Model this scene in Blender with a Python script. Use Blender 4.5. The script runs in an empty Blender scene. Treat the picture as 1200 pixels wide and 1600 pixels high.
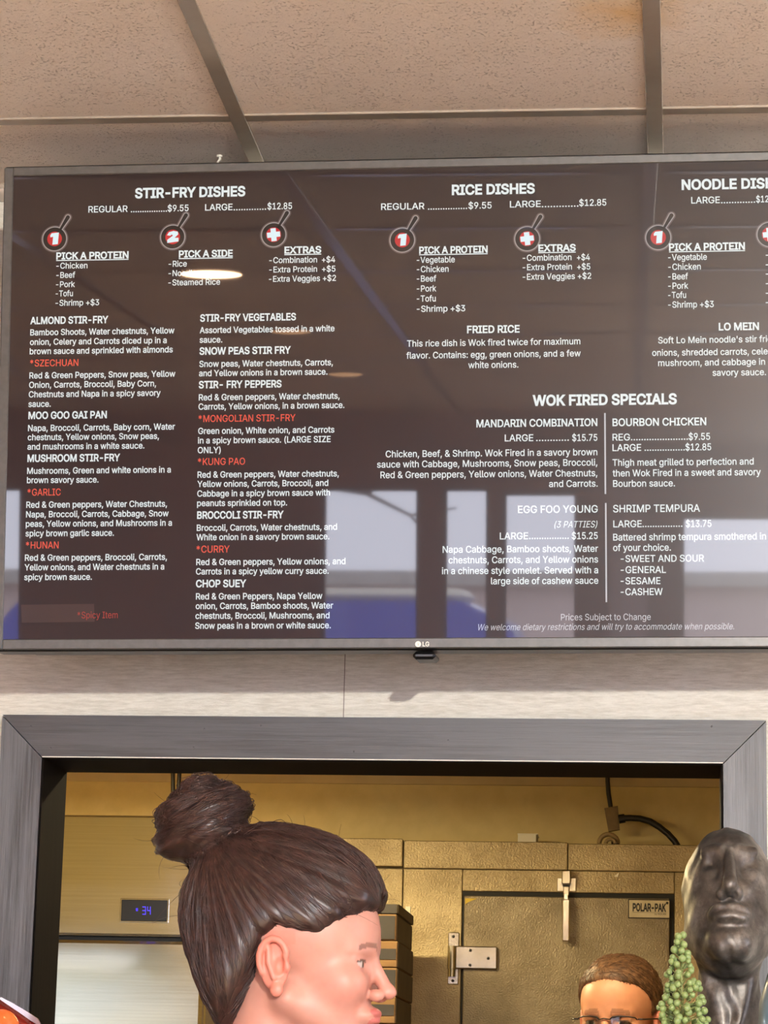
import bpy, math, random, os
import numpy as np
from mathutils import Vector, Matrix
from mathutils.geometry import delaunay_2d_cdt

random.seed(7)
rng = np.random.default_rng(11)
SC = bpy.context.scene
COL = SC.collection

# ------------------------------------------------------------------ camera
EYE = 1.40                                   # camera height above the floor
FPX = 4282.0                                 # focal length in pixels of the 1200x1600 frame
YAW, PITCH, ROLL = math.radians(-6.371), math.radians(12.7126), math.radians(1.3665)
_f = np.array([math.sin(YAW) * math.cos(PITCH), math.cos(YAW) * math.cos(PITCH), math.sin(PITCH)])
_r = np.array([math.cos(YAW), -math.sin(YAW), 0.0])
_u = np.cross(_r, _f)
CR = math.cos(ROLL) * _r + math.sin(ROLL) * _u
CU = -math.sin(ROLL) * _r + math.cos(ROLL) * _u
CF = _f
cam_data = bpy.data.cameras.new('camera')
cam_data.sensor_fit = 'VERTICAL'
cam_data.sensor_height = 24.0
cam_data.lens = FPX / 1600.0 * 24.0
cam_data.clip_start, cam_data.clip_end = 0.05, 300
cam = bpy.data.objects.new('camera', cam_data)
COL.objects.link(cam)
cam.matrix_world = Matrix(((CR[0], CU[0], -CF[0], 0), (CR[1], CU[1], -CF[1], 0), (CR[2], CU[2], -CF[2], EYE), (0, 0, 0, 1)))
SC.camera = cam

# ------------------------------------------------------------------ world, exposure, lights
SC.view_settings.view_transform = 'Standard'
SC.view_settings.look = 'None'
SC.view_settings.gamma = 1.0
SC.view_settings.use_curve_mapping = False
SC.view_settings.exposure = 0.0
try:
    SC.cycles.use_denoising = True
    SC.cycles.max_bounces = 8
    SC.cycles.diffuse_bounces = 4
    SC.cycles.glossy_bounces = 4
    SC.cycles.caustics_reflective = False
    SC.cycles.caustics_refractive = False
    SC.cycles.sample_clamp_indirect = 6.0
except Exception:
    pass
SKY = 15.0
world = bpy.data.worlds.new('overcast_sky')
SC.world = world
world.use_nodes = True
bgn = world.node_tree.nodes['Background']
bgn.inputs[0].default_value = (0.82, 0.85, 1.0, 1)
bgn.inputs[1].default_value = SKY

REAR_Y = -1.7                                # window wall behind the photographer
SIDE_A, SIDE_B = (-0.13, REAR_Y), (0.02, -3.4)
REAR2_Y = -3.4
CEIL_Z = EYE + 1.448

def area(name, loc, rot, sx, sy, power, color, portal=False, spread=None):
    l = bpy.data.lights.new(name, 'AREA')
    l.shape = 'RECTANGLE'
    l.size, l.size_y = sx, sy
    l.energy = power
    l.color = color
    if spread: l.spread = spread
    if portal: l.cycles.is_portal = True
    o = bpy.data.objects.new(name, l)
    COL.objects.link(o)
    o.location = loc
    o.rotation_euler = rot
    return o

# daylight portals, one per window wall (light comes from the sky itself)
area('daylight_portal', (-1.7, REAR_Y - 0.1, 1.4), (math.pi / 2, 0, 0), 3.0, 2.5, 1, (1, 1, 1), True)
area('daylight_portal', (1.6, REAR2_Y - 0.1, 1.4), (math.pi / 2, 0, 0), 3.1, 2.5, 1, (1, 1, 1), True)
area('daylight_portal', (3.35, 2.4, 1.75), (math.pi / 2, 0, math.pi / 2), 1.1, 1.8, 1, (1, 1, 1), True)

# ------------------------------------------------------------------ helpers
def ray(x, y):
    return ((x - 600) * CR + (800 - y) * CU + FPX * CF) / FPX

def atY(x, y, Y):
    d = ray(x, y)
    p = d * (Y / d[1])
    return np.array([p[0], p[1], p[2] + EYE])

def srgb(r, g, b):
    return tuple(((c / 255) / 12.92 if c / 255 <= 0.04045 else ((c / 255 + 0.055) / 1.055) ** 2.4) for c in (r, g, b)) + (1.0,)

def mat(name, color=(0.5, 0.5, 0.5, 1), rough=0.5, metal=0.0, spec=0.5, emit=None, estr=0.0, coat=0.0, trans=0.0, ior=None):
    m = bpy.data.materials.new(name)
    m.use_nodes = True
    b = m.node_tree.nodes['Principled BSDF']
    b.inputs['Base Color'].default_value = color if len(color) == 4 else (*color, 1)
    b.inputs['Roughness'].default_value = rough
    b.inputs['Metallic'].default_value = metal
    b.inputs['Specular IOR Level'].default_value = spec
    b.inputs['Coat Weight'].default_value = coat
    b.inputs['Transmission Weight'].default_value = trans
    if ior: b.inputs['IOR'].default_value = ior
    if emit:
        b.inputs['Emission Color'].default_value = emit if len(emit) == 4 else (*emit, 1)
        b.inputs['Emission Strength'].default_value = estr
    return m

class NT:
    """small wrapper to wire procedural nodes into a material"""
    def __init__(s, m):
        s.t = m.node_tree
        s.b = s.t.nodes['Principled BSDF']
        s.co = s.t.nodes.new('ShaderNodeTexCoord')
    def n(s, kind, **kw):
        nd = s.t.nodes.new('ShaderNode' + kind)
        for k, v in kw.items():
            if k.startswith('i_'):
                nd.inputs[k[2:].replace('_', ' ')].default_value = v
            else:
                setattr(nd, k, v)
        return nd
    def l(s, a, b): s.t.links.new(a, b)
    def mapped(s, scale=(1, 1, 1)):
        mp = s.n('Mapping')
        mp.inputs['Scale'].default_value = scale
        s.l(s.co.outputs['Object'], mp.inputs['Vector'])
        return mp.outputs['Vector']
    def noise(s, vec, scale, detail=3.0, rough=0.6):
        nd = s.n('TexNoise')
        nd.inputs['Scale'].default_value = scale
        nd.inputs['Detail'].default_value = detail
        nd.inputs['Roughness'].default_value = rough
        s.l(vec, nd.inputs['Vector'])
        return nd.outputs['Fac']
    def ramp(s, fac, stops):
        r = s.n('ValToRGB')
        e = r.color_ramp.elements
        while len(e) < len(stops): e.new(0.5)
        for k, (p, c) in enumerate(stops):
            e[k].position = p
            e[k].color = c if len(c) == 4 else (*c, 1)
        s.l(fac, r.inputs['Fac'])
        return r.outputs['Color']
    def bump(s, height, strength, dist=0.001):
        bp = s.n('Bump')
        bp.inputs['Strength'].default_value = strength
        bp.inputs['Distance'].default_value = dist
        s.l(height, bp.inputs['Height'])
        s.l(bp.outputs['Normal'], s.b.inputs['Normal'])

def noisy(name, c1, c2, scale=20, stretch=(1, 1, 1), rough=0.5, metal=0.0, spec=0.5, bump=0.0, dist=0.001, lo=0.35, hi=0.65, detail=4, coat=0.0):
    m = mat(name, c1, rough, metal, spec, coat=coat)
    q = NT(m)
    v = q.mapped(stretch)
    f = q.noise(v, scale, detail)
    q.l(q.ramp(f, [(lo, c1), (hi, c2)]), q.b.inputs['Base Color'])
    if bump: q.bump(f, bump, dist)
    return m

class MB:
    def __init__(s): s.v, s.f = [], []
    def add(s, verts, faces):
        k = len(s.v)
        s.v += [tuple(map(float, p)) for p in verts]
        s.f += [tuple(int(i) + k for i in fc) for fc in faces]
        return s
    def hexa(s, p):
        return s.add(p, [(0, 3, 2, 1), (4, 5, 6, 7), (0, 1, 5, 4), (1, 2, 6, 5), (2, 3, 7, 6), (3, 0, 4, 7)])
    def box(s, x0, x1, y0, y1, z0, z1, M=None):
        p = [(x0, y0, z0), (x1, y0, z0), (x1, y1, z0), (x0, y1, z0), (x0, y0, z1), (x1, y0, z1), (x1, y1, z1), (x0, y1, z1)]
        if M: p = [M(*q) for q in p]
        return s.hexa(p)
    def rbox(s, x0, x1, y0, y1, z0, z1, r=0.003, M=None):
        """box with chamfered edges"""
        r = min(r, (x1 - x0) * .45, (y1 - y0) * .45, (z1 - z0) * .45)
        vs, idx = [], {}
        for sx in (0, 1):
            for sy in (0, 1):
                for sz in (0, 1):
                    for ax in range(3):
                        c = [x1 if sx else x0, y1 if sy else y0, z1 if sz else z0]
                        sg = (sx, sy, sz)
                        for a in range(3):
                            if a != ax: c[a] += -r if sg[a] else r
                        idx[(sx, sy, sz, ax)] = len(vs)
                        vs.append(tuple(c))
        fs = []
        for ax in range(3):
            o = [a for a in range(3) if a != ax]
            for sd in (0, 1):
                q = []
                for (a, b) in ((0, 0), (1, 0), (1, 1), (0, 1)):
                    k = [0, 0, 0]; k[ax] = sd; k[o[0]] = a; k[o[1]] = b
                    q.append(idx[(*k, ax)])
                flip = (sd == 0) ^ (ax == 1)
                fs.append(tuple(reversed(q)) if flip else tuple(q))
        for ax in range(3):                  # edges along ax
            o = [a for a in range(3) if a != ax]
            for a in (0, 1):
                for b in (0, 1):
                    k0 = [0, 0, 0]; k0[o[0]] = a; k0[o[1]] = b
                    k1 = list(k0); k1[ax] = 1
                    q = (idx[(*k0, o[0])], idx[(*k1, o[0])], idx[(*k1, o[1])], idx[(*k0, o[1])])
                    fs.append(q)
        for sx in (0, 1):
            for sy in (0, 1):
                for sz in (0, 1):
                    fs.append((idx[(sx, sy, sz, 0)], idx[(sx, sy, sz, 1)], idx[(sx, sy, sz, 2)]))
        if M: vs = [M(*q) for q in vs]
        return s.add(vs, fs)
    def tube(s, pts, rad, n=8, cap=True):
        pts = [np.array(p, float) for p in pts]
        rads = rad if hasattr(rad, '__len__') else [rad] * len(pts)
        vs, fs = [], []
        prev = None
        for i, p in enumerate(pts):
            t = pts[min(i + 1, len(pts) - 1)] - pts[max(i - 1, 0)]
            t = t / (np.linalg.norm(t) + 1e-12)
            if prev is None:
                a = np.array([0, 0, 1.0]) if abs(t[2]) < .9 else np.array([1.0, 0, 0])
            else: a = prev
            b1 = a - t * (a @ t); b1 /= np.linalg.norm(b1) + 1e-12
            prev = b1
            b2 = np.cross(t, b1)
            for k in range(n):
                an = 2 * math.pi * k / n
                vs.append(p + rads[i] * (math.cos(an) * b1 + math.sin(an) * b2))
        for i in range(len(pts) - 1):
            for k in range(n):
                a, b = i * n + k, i * n + (k + 1) % n
                fs.append((a, b, b + n, a + n))
        if cap:
            fs.append(tuple(reversed(range(n))))
            fs.append(tuple((len(pts) - 1) * n + k for k in range(n)))
        return s.add(vs, fs)
    def lathe(s, prof, c, n=32, M=None):
        """prof: (radius, height) from bottom to top around a vertical axis at c"""
        vs, fs = [], []
        for (r, h) in prof:
            for k in range(n):
                an = 2 * math.pi * k / n
                vs.append((c[0] + r * math.cos(an), c[1] + r * math.sin(an), c[2] + h))
        for i in range(len(prof) - 1):
            for k in range(n):
                a, b = i * n + k, i * n + (k + 1) % n
                fs.append((a, b, b + n, a + n))
        fs.append(tuple(reversed(range(n))))
        fs.append(tuple((len(prof) - 1) * n + k for k in range(n)))
        if M: vs = [M(*p) for p in vs]
        return s.add(vs, fs)
    def ball(s, c, r, nu=12, nv=8, M=None):
        rr = r if hasattr(r, '__len__') else (r, r, r)
        vs, fs = [], []
        for j in range(1, nv):
            th = math.pi * j / nv
            for k in range(nu):
                an = 2 * math.pi * k / nu
                vs.append((c[0] + rr[0] * math.sin(th) * math.cos(an), c[1] + rr[1] * math.sin(th) * math.sin(an), c[2] + rr[2] * math.cos(th)))
        t, b = len(vs), len(vs) + 1
        vs += [(c[0], c[1], c[2] + rr[2]), (c[0], c[1], c[2] - rr[2])]
        for j in range(nv - 2):
            for k in range(nu):
                a, q = j * nu + k, j * nu + (k + 1) % nu
                fs.append((a, a + nu, q + nu, q))
        for k in range(nu):
            fs.append((t, k, (k + 1) % nu))
            fs.append((b, (nv - 2) * nu + (k + 1) % nu, (nv - 2) * nu + k))
        if M: vs = [M(*p) for p in vs]
        return s.add(vs, fs)
    def prism(s, poly, M0, M1):
        """extrude a 2D polygon between two maps (a,b)->point"""
        n = len(poly)
        vs = [M0(*p) for p in poly] + [M1(*p) for p in poly]
        fs = [tuple(range(n)), tuple(reversed(range(n, 2 * n)))]
        for k in range(n): fs.append((k, k + n, (k + 1) % n + n, (k + 1) % n))
        return s.add(vs, fs)

BASE = {}
def recalc(me):
    import bmesh
    bm = bmesh.new(); bm.from_mesh(me)
    bmesh.ops.recalc_face_normals(bm, faces=bm.faces)
    bm.to_mesh(me); bm.free()

def obj(name, mb, m, parent=None, smooth=False, fix=True, base=None):
    off = np.array(BASE.get(parent.name, (0, 0, 0)) if parent is not None else (base if base is not None else (0, 0, 0)), float)
    me = bpy.data.meshes.new(name)
    v = np.asarray(mb.v, float) - off
    me.from_pydata(v.tolist(), [], mb.f)
    if fix: recalc(me)
    if smooth: me.polygons.foreach_set('use_smooth', [True] * len(me.polygons))
    me.materials.append(m)
    o = bpy.data.objects.new(name, me)
    COL.objects.link(o)
    if parent is not None:
        o.parent = parent
        BASE[o.name] = tuple(off)
    else:
        o.location = tuple(off)
        BASE[o.name] = tuple(off)
    return o

def tag(o, label, cat, group=None):
    o['label'] = label
    o['category'] = cat
    if group: o['group'] = group
    return o

def thing(name, label, cat, loc, group=None):
    o = bpy.data.objects.new(name, None)
    o.empty_display_size = 0.05
    COL.objects.link(o)
    o.location = tuple(float(c) for c in loc)
    BASE[o.name] = tuple(float(c) for c in loc)
    return tag(o, label, cat, group)

def struct(name, mb, m, smooth=False):
    o = obj(name, mb, m, smooth=smooth)
    o['kind'] = 'structure'
    return o

def struct_empty(name, loc=(0, 0, 0)):
    o = bpy.data.objects.new(name, None)
    COL.objects.link(o)
    o.location = loc
    BASE[o.name] = tuple(loc)
    o['kind'] = 'structure'
    return o

# ------------------------------------------------------------------ materials
def ceiling_tile_mat():
    m = mat('mineral_fibre_tile', srgb(206, 190, 170), 0.9, 0, 0.2)
    q = NT(m)
    v = q.mapped()
    n1 = q.noise(v, 35, 4)
    n2 = q.noise(v, 210, 2.0, .6)
    add = q.n('Math', operation='MULTIPLY_ADD'); add.inputs[1].default_value = 0.35
    q.l(n1, add.inputs[0]); q.l(n2, add.inputs[2])
    pit = q.ramp(add.outputs[0], [(0.49, (0, 0, 0)), (0.56, (1, 1, 1))])
    col = q.ramp(q.noise(v, 3.0, 3), [(0.3, srgb(246, 236, 222)), (0.7, srgb(238, 227, 211))])
    mx = q.n('MixRGB', blend_type='MULTIPLY'); mx.inputs[0].default_value = 0.16
    q.l(col, mx.inputs[1]); q.l(pit, mx.inputs[2])
    # an old yellow water stain near one of the grid bars
    ds = q.n('VectorMath', operation='DISTANCE'); ds.inputs[1].default_value = (-0.075, 3.40, CEIL_Z)
    q.l(v, ds.inputs[0])
    nm = q.n('Math', operation='MULTIPLY_ADD'); nm.inputs[1].default_value = 0.10; q.l(q.noise(v, 22, 4), nm.inputs[0]); q.l(ds.outputs['Value'], nm.inputs[2])
    st = q.ramp(nm.outputs[0], [(0.05, srgb(238, 208, 150)), (0.15, (1, 1, 1))])
    m2 = q.n('MixRGB', blend_type='MULTIPLY'); m2.inputs[0].default_value = 0.8
    q.l(mx.outputs[0], m2.inputs[1]); q.l(st, m2.inputs[2])
    q.l(m2.outputs[0], q.b.inputs['Base Color'])
    fine = q.noise(v, 230, 3)
    h = q.n('Math', operation='MULTIPLY_ADD'); h.inputs[1].default_value = 0.5; q.l(fine, h.inputs[0]); q.l(pit, h.inputs[2])
    q.bump(h.outputs[0], 0.9, 0.004)
    return m

M_TILE = ceiling_tile_mat()
M_TBAR = noisy('painted_grid_metal', srgb(206, 198, 184), srgb(194, 184, 168), 8, rough=0.24, metal=0.6, spec=0.6)

def wall_mat():
    m = mat('grained_wall_panel', srgb(214, 208, 197), 0.6, 0, 0.35)
    q = NT(m)
    v = q.mapped((34, 34, 330))
    g = q.noise(v, 1.0, 5, 0.7)
    g2 = q.noise(q.mapped((260, 260, 520)), 1.0, 3)
    q.l(q.ramp(g, [(0.36, srgb(222, 219, 207)), (0.64, srgb(198, 194, 180))]), q.b.inputs['Base Color'])
    ad = q.n('Math', operation='MULTIPLY_ADD'); ad.inputs[1].default_value = 0.6; q.l(g2, ad.inputs[0]); q.l(g, ad.inputs[2])
    q.bump(ad.outputs[0], 0.9, 0.0022)
    return m
M_WALL = wall_mat()
M_SEAM = mat('panel_seam_shadow_gap', srgb(120, 112, 102), 0.8)

def stained_wood(name, along_z, c1, c2, spec=0.6, rough=0.42):
    m = mat(name, c1, rough, 0, spec)
    q = NT(m)
    v = q.mapped((230, 60, 5) if along_z else (5, 60, 230))
    g = q.noise(v, 1.0, 5, 0.75)
    v2 = q.mapped((18, 10, 2) if along_z else (2, 10, 18))
    g2 = q.noise(v2, 1.0, 4)
    mxf = q.n('Math', operation='MULTIPLY_ADD'); mxf.inputs[1].default_value = 0.6; q.l(g2, mxf.inputs[0])
    hf = q.n('Math', operation='MULTIPLY'); hf.inputs[1].default_value = 0.5; q.l(g, hf.inputs[0]); q.l(hf.outputs[0], mxf.inputs[2])
    q.l(q.ramp(mxf.outputs[0], [(0.46, c1), (0.62, c2)]), q.b.inputs['Base Color'])
    q.bump(g, 0.35, 0.0012)
    return m
M_CASE_H = stained_wood('grey_stained_wood_across', False, srgb(28, 28, 29), srgb(58, 59, 61))
M_CASE_V = stained_wood('grey_stained_wood_upright', True, srgb(20, 20, 21), srgb(76, 78, 81))
M_JAMB = stained_wood('near_black_stained_wood', True, srgb(9, 7, 6), srgb(15, 11, 9), 0.06, 0.8)
M_KWALL = noisy('cream_kitchen_paint', srgb(218, 200, 146), srgb(208, 190, 136), 14, rough=0.55, spec=0.35, bump=0.15)
M_KCEIL = noisy('kitchen_ceiling_board', srgb(206, 188, 150), srgb(190, 172, 136), 6, rough=0.8, bump=0.1)
M_COOLER = noisy('embossed_aged_metal_panel', srgb(176, 160, 128), srgb(146, 130, 100), 7, rough=0.42, metal=0.55, spec=0.5, bump=0.0, detail=5)
def emboss(m, scale, st, dist):
    q = NT(m)
    q.bump(q.noise(q.mapped(), scale, 2), st, dist)
emboss(M_COOLER, 230, 0.8, 0.003)
M_COOLDOOR = noisy('embossed_aged_door_skin', srgb(150, 138, 116), srgb(118, 106, 86), 6, rough=0.42, metal=0.55, detail=5)
emboss(M_COOLDOOR, 230, 0.8, 0.003)
M_GASKET = mat('black_rubber_gasket', srgb(14, 12, 10), 0.7)
M_CHROME = noisy('worn_chrome', srgb(214, 210, 206), srgb(198, 194, 188), 12, rough=0.16, metal=1.0)
M_CHROME2 = noisy('dull_plated_steel', srgb(186, 180, 168), srgb(164, 157, 144), 14, rough=0.26, metal=1.0)
def brushed(name, c1, c2, rough=0.28):
    m = mat(name, c1, rough, 1.0)
    q = NT(m)
    g = q.noise(q.mapped((3, 3, 260)), 1.0, 4)
    q.l(q.ramp(g, [(0.3, c1), (0.7, c2)]), q.b.inputs['Base Color'])
    q.bump(q.noise(q.mapped((5, 5, 5)), 1.0, 2), 0.10, 0.02)
    return m
M_STEEL = brushed('brushed_stainless', srgb(205, 203, 198), srgb(190, 188, 182), 0.17)
M_BLACK = mat('black_plastic', srgb(12, 12, 13), 0.35)
M_BEZEL = noisy('dark_grey_satin_bezel', srgb(80, 80, 78), srgb(72, 72, 70), 90, rough=0.36, metal=0.3)
M_FLOOR = noisy('warm_wood_floor', srgb(176, 150, 124), srgb(156, 128, 102), 4, (1, 12, 1), rough=0.4)
M_PLAIN = noisy('plain_painted_wall', srgb(168, 132, 112), srgb(158, 122, 104), 3, rough=0.8)
M_REDWALL = noisy('dusty_rose_painted_wall', srgb(176, 122, 116), srgb(160, 108, 102), 3, rough=0.7)
M_FRAME = noisy('brown_window_frame', srgb(92, 66, 58), srgb(80, 56, 50), 6, rough=0.5)
M_CARD = noisy('kraft_cardboard', srgb(112, 84, 52), srgb(98, 72, 44), 10, (1, 1, 8), rough=0.85)
M_BLACKCARD = noisy('black_printed_cardboard', srgb(28, 24, 22), srgb(38, 32, 28), 20, rough=0.5)
M_GREYCARD = noisy('grey_carton_side', srgb(84, 72, 52), srgb(70, 60, 44), 12, rough=0.7)
M_WHITE = mat('white_label', srgb(225, 220, 205), 0.6)
M_CABLE = mat('black_cable', srgb(20, 17, 14), 0.5)
M_BOXMETAL = noisy('painted_junction_box', srgb(120, 100, 66), srgb(98, 80, 50), 30, rough=0.5, metal=0.3)
M_HOSE = mat('tan_hose', srgb(150, 128, 92), 0.5)
M_INK = mat('black_ink', srgb(16, 14, 12), 0.5)

# ------------------------------------------------------------------ room shell
XL, XR = -3.2, 3.2
WY = 4.047                                   # dining side of the serving wall
WB = 4.186                                   # kitchen side of it
C0 = atY(4, 1118, 4.030); C1 = atY(1197, 1125, 4.030)
OX0, OX1 = -0.9594, 0.0590                   # opening
OZ1 = EYE + 0.5372
OZ0 = 1.30
CX0, CX1, CZ1 = -1.0238, 0.1222, EYE + 0.6005

mb = MB()
mb.box(XL, OX0, WY, WB, 0, CEIL_Z + .1); mb.box(OX1, XR, WY, WB, 0, CEIL_Z + .1)
mb.box(OX0, OX1, WY, WB, OZ1, CEIL_Z + .1); mb.box(OX0, OX1, WY, WB, 0, OZ0)
struct('wall_front', mb, M_WALL)
sx = atY(538, 1070, WY)[0]
struct('trim_1', MB().box(sx - .0006, sx + .0006, WY - .0008, WY + .001, CZ1, CEIL_Z), M_SEAM)

# mitred casing round the pass-through, jamb liners behind it
cas = struct_empty('window_1', (OX0, WY, OZ0))
def board(name, poly, m, extra=None):
    b = MB().prism(poly, lambda a, c: (a, 4.030, c), lambda a, c: (a, WY + .001, c))
    if extra: extra(b)
    return obj(name, b, m, cas)
def nails(pts):
    def f(b):
        for (px, py) in pts:
            p = atY(px, py, 4.030)
            b.ball((p[0], 4.0302, p[2]), (.0016, .0008, .0016), 8, 6)
    return f
g = 0.0004
board('casing_board', [(CX0, CZ1), (CX1, CZ1), (OX1 + g, OZ1), (OX0 - g, OZ1)], M_CASE_H, nails(((48, 1135), (79, 1169), (319, 1139), (302, 1168), (407, 1134), (553, 1174), (700, 1157), (1112, 1135))))
board('casing_board', [(CX0, CZ1 - .002), (OX0 - g, OZ1 - .002), (OX0 - g, OZ0), (CX0, OZ0)], M_CASE_V)
board('casing_board', [(CX1, CZ1 - .002), (OX1 + g, OZ1 - .002), (OX1 + g, OZ0), (CX1, OZ0)], M_CASE_V)
obj('jamb_liner', MB().box(OX0, OX0 + .003, 4.031, WB + .004, OZ0, OZ1), M_JAMB, cas)
obj('jamb_liner', MB().box(OX1 - .003, OX1, 4.031, WB + .004, OZ0, OZ1), M_JAMB, cas)
obj('head_liner', MB().box(OX0, OX1, 4.031, WB + .004, OZ1 - .003, OZ1), M_JAMB, cas)
obj('paint_bead', MB().box(OX0, OX1, 4.0292, 4.031, OZ1 - .0008, OZ1 + .0006), M_WHITE, cas)
obj('ledge_board', MB().rbox(CX0 - .3, CX1 + .35, 3.60, WB + .004, OZ0 - .03, OZ0, .004), M_CASE_H, cas)

# dining room ceiling: tiles above a grid of bars
struct('ceiling', MB().box(XL, XR, REAR2_Y, WY, CEIL_Z, CEIL_Z + .02), M_TILE)
GX = [-0.6495 + .6096 * k for k in range(-4, 7)]
GY = [3.754 - .6096 * k for k in range(0, 17)]
tn = 2
for x in GX:
    struct('trim_%d' % tn, MB().rbox(x - .012, x + .012, REAR2_Y, WY, CEIL_Z - .0035, CEIL_Z + .001, .0008), M_TBAR); tn += 1
for y in GY:
    struct('trim_%d' % tn, MB().rbox(XL, XR, y - .012, y + .012, CEIL_Z - .0032, CEIL_Z + .001, .0008), M_TBAR); tn += 1
struct('trim_%d' % tn, MB().box(XL, XR, WY - .020, WY, CEIL_Z - .0022, CEIL_Z + .001).box(XL, XR, WY - .002, WY, CEIL_Z - .024, CEIL_Z), M_TBAR)
struct('floor', MB().box(XL, XR, REAR2_Y, WB, -.05, 0).box(XL, XR, WB, 8.0, -.05, 0), M_FLOOR)

# window walls behind the photographer
def window_wall(name, a, b, wins, m, wi):
    a, b = np.array(a, float), np.array(b, float)
    L = np.linalg.norm(b - a); d = (b - a) / L; nrm = np.array([d[1], -d[0]])
    Mp = lambda s, t, z: (a[0] + d[0] * s + nrm[0] * t, a[1] + d[1] * s + nrm[1] * t, z)
    w = MB(); pos = 0
    for (s0, s1, z0, z1) in wins:
        w.box(pos, s0, 0, .12, 0, CEIL_Z + .1, Mp)
        w.box(s0, s1, 0, .12, 0, z0, Mp); w.box(s0, s1, 0, .12, z1, CEIL_Z + .1, Mp)
        pos = s1
    w.box(pos, L, 0, .12, 0, CEIL_Z + .1, Mp)
    struct(name, w, m)
    for (s0, s1, z0, z1) in wins:
        e = struct_empty('window_%d' % wi, Mp((s0 + s1) / 2, .06, z0)); wi += 1
        f = MB()
        t = .012
        f.box(s0, s0 + t, .03, .09, z0, z1, Mp).box(s1 - t, s1, .03, .09, z0, z1, Mp)
        f.box(s0 + t, s1 - t, .03, .09, z0, z0 + t, Mp).box(s0 + t, s1 - t, .03, .09, z1 - t, z1, Mp)
        obj('window_frame', f, M_FRAME, e)
    return wi
wi = 2
LO = .15
wi = window_wall('wall_rear', (XL, REAR_Y), SIDE_A, [(.06, .48, LO, 2.585), (.55, 1.035, LO, 2.585), (2.08, 2.42, LO, 2.585), (2.50, 2.66, LO, 2.585), (2.705, 3.06, LO, 2.57)], M_REDWALL, wi)
wi = window_wall('wall_entry', SIDE_A, SIDE_B, [], M_REDWALL, wi)
wi = window_wall('wall_back', SIDE_B, (XR, REAR2_Y), [(.13, 1.05, LO, 2.56), (1.15, 2.0, LO, 2.56), (2.1, 3.0, LO, 2.56)], M_REDWALL, wi)  # the two windows further right are unseen, added for more daylight
wi = window_wall('wall_left', (XL, WY), (XL, REAR_Y), [], M_PLAIN, wi)
wi = window_wall('wall_right', (XR, REAR2_Y), (XR, WY), [(5.3, 6.3, .9, 2.585)], M_PLAIN, wi)  # unseen window, put here for daylight on the right casing

# outside, seen only as a reflection: paving, a brick block, a parked van and bare trees
M_ASPHALT = noisy('pale_concrete_paving', srgb(190, 186, 180), srgb(174, 170, 164), 2, rough=0.9)
struct('ground', MB().box(-60, XL - .13, -90, 40, -.12, -.06).box(XR + .13, 60, -90, 40, -.12, -.06).box(XL - .13, XR + .13, -90, REAR2_Y - .13, -.12, -.06).box(XL - .13, SIDE_A[0] - .13, REAR2_Y - .13, REAR_Y - .13, -.12, -.06), M_ASPHALT)
M_BRICK = mat('red_brick_wall', srgb(120, 62, 52), 0.9)
_q = NT(M_BRICK); _br = _q.n('TexBrick'); _br.inputs['Scale'].default_value = 3.0
_br.inputs['Color1'].default_value = srgb(196, 138, 132); _br.inputs['Color2'].default_value = srgb(182, 124, 118); _br.inputs['Mortar'].default_value = srgb(210, 190, 184)
_q.l(_q.co.outputs['Object'], _br.inputs['Vector']); _q.l(_br.outputs['Color'], _q.b.inputs['Base Color'])
bld = thing('brick_building', 'long low pinkish brick building across the car park, seen reflected in the screen', 'building', (-4, -40, -.06))
obj('wall', MB().box(-30, 22, -46, -40, -.06, 2.9), M_BRICK, bld)
obj('roof', MB().box(-30.3, 22.3, -46.3, -39.7, 2.9, 3.15), M_ASPHALT, bld)
M_VANBLUE = mat('blue_vehicle_paint', srgb(78, 92, 190), 0.3, 0, 0.5, coat=0.6)
M_TYRE = mat('black_tyre', srgb(18, 18, 18), 0.8)
van = thing('parked_van', 'blue van with pale roof parked outside, seen reflected in the screen', 'van', (-2.3, -14, -.06))
prof = [(-2.6, .35), (2.5, .35), (2.55, .95), (1.9, 1.2), (1.35, 2.15), (1.0, 2.32), (-2.4, 2.32), (-2.6, 2.1)]
obj('body', MB().prism(prof, lambda a, c: (-2.3 + a, -15, c), lambda a, c: (-2.3 + a, -13.1, c)), M_VANBLUE, van)
obj('roof', MB().rbox(-4.7, -1.3, -14.95, -13.15, 2.32, 2.42, .05), M_WHITE, van)
for wx in (-4.0, -.6):
    for wy in (-14.9, -13.2):
        obj('wheel', MB().tube([(wx, wy - .1, .28), (wx, wy + .1, .28)], .34, 20), M_TYRE, van)
M_BARK = mat('bare_bark', srgb(70, 58, 52), 0.9)
def tree(x, y, label):
    b = MB()
    def grow(p, d, L, r, dep):
        q = p + d * L
        b.tube([p, q], [r, r * .7], 5, False)
        if dep == 0: return
        for k in range(3 if dep > 2 else 2):
            nd = d + rng.normal(0, .38, 3); nd[2] += .12
            grow(q, nd / np.linalg.norm(nd), L * rng.uniform(.62, .85), r * .62, dep - 1)
    grow(np.array([x, y, -.06]), np.array([0, 0, 1.0]), 1.7, .12, 5)
    tag(obj('bare_tree', b, M_BARK, base=(x, y, -.06)), label, 'tree', 'bare trees outside the windows')
tree(-5.6, -9.5, 'bare branching tree outside the windows, nearer the corner of the room')
tree(-3.0, -11.5, 'bare branching tree outside the windows, beside the blue van')

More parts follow.
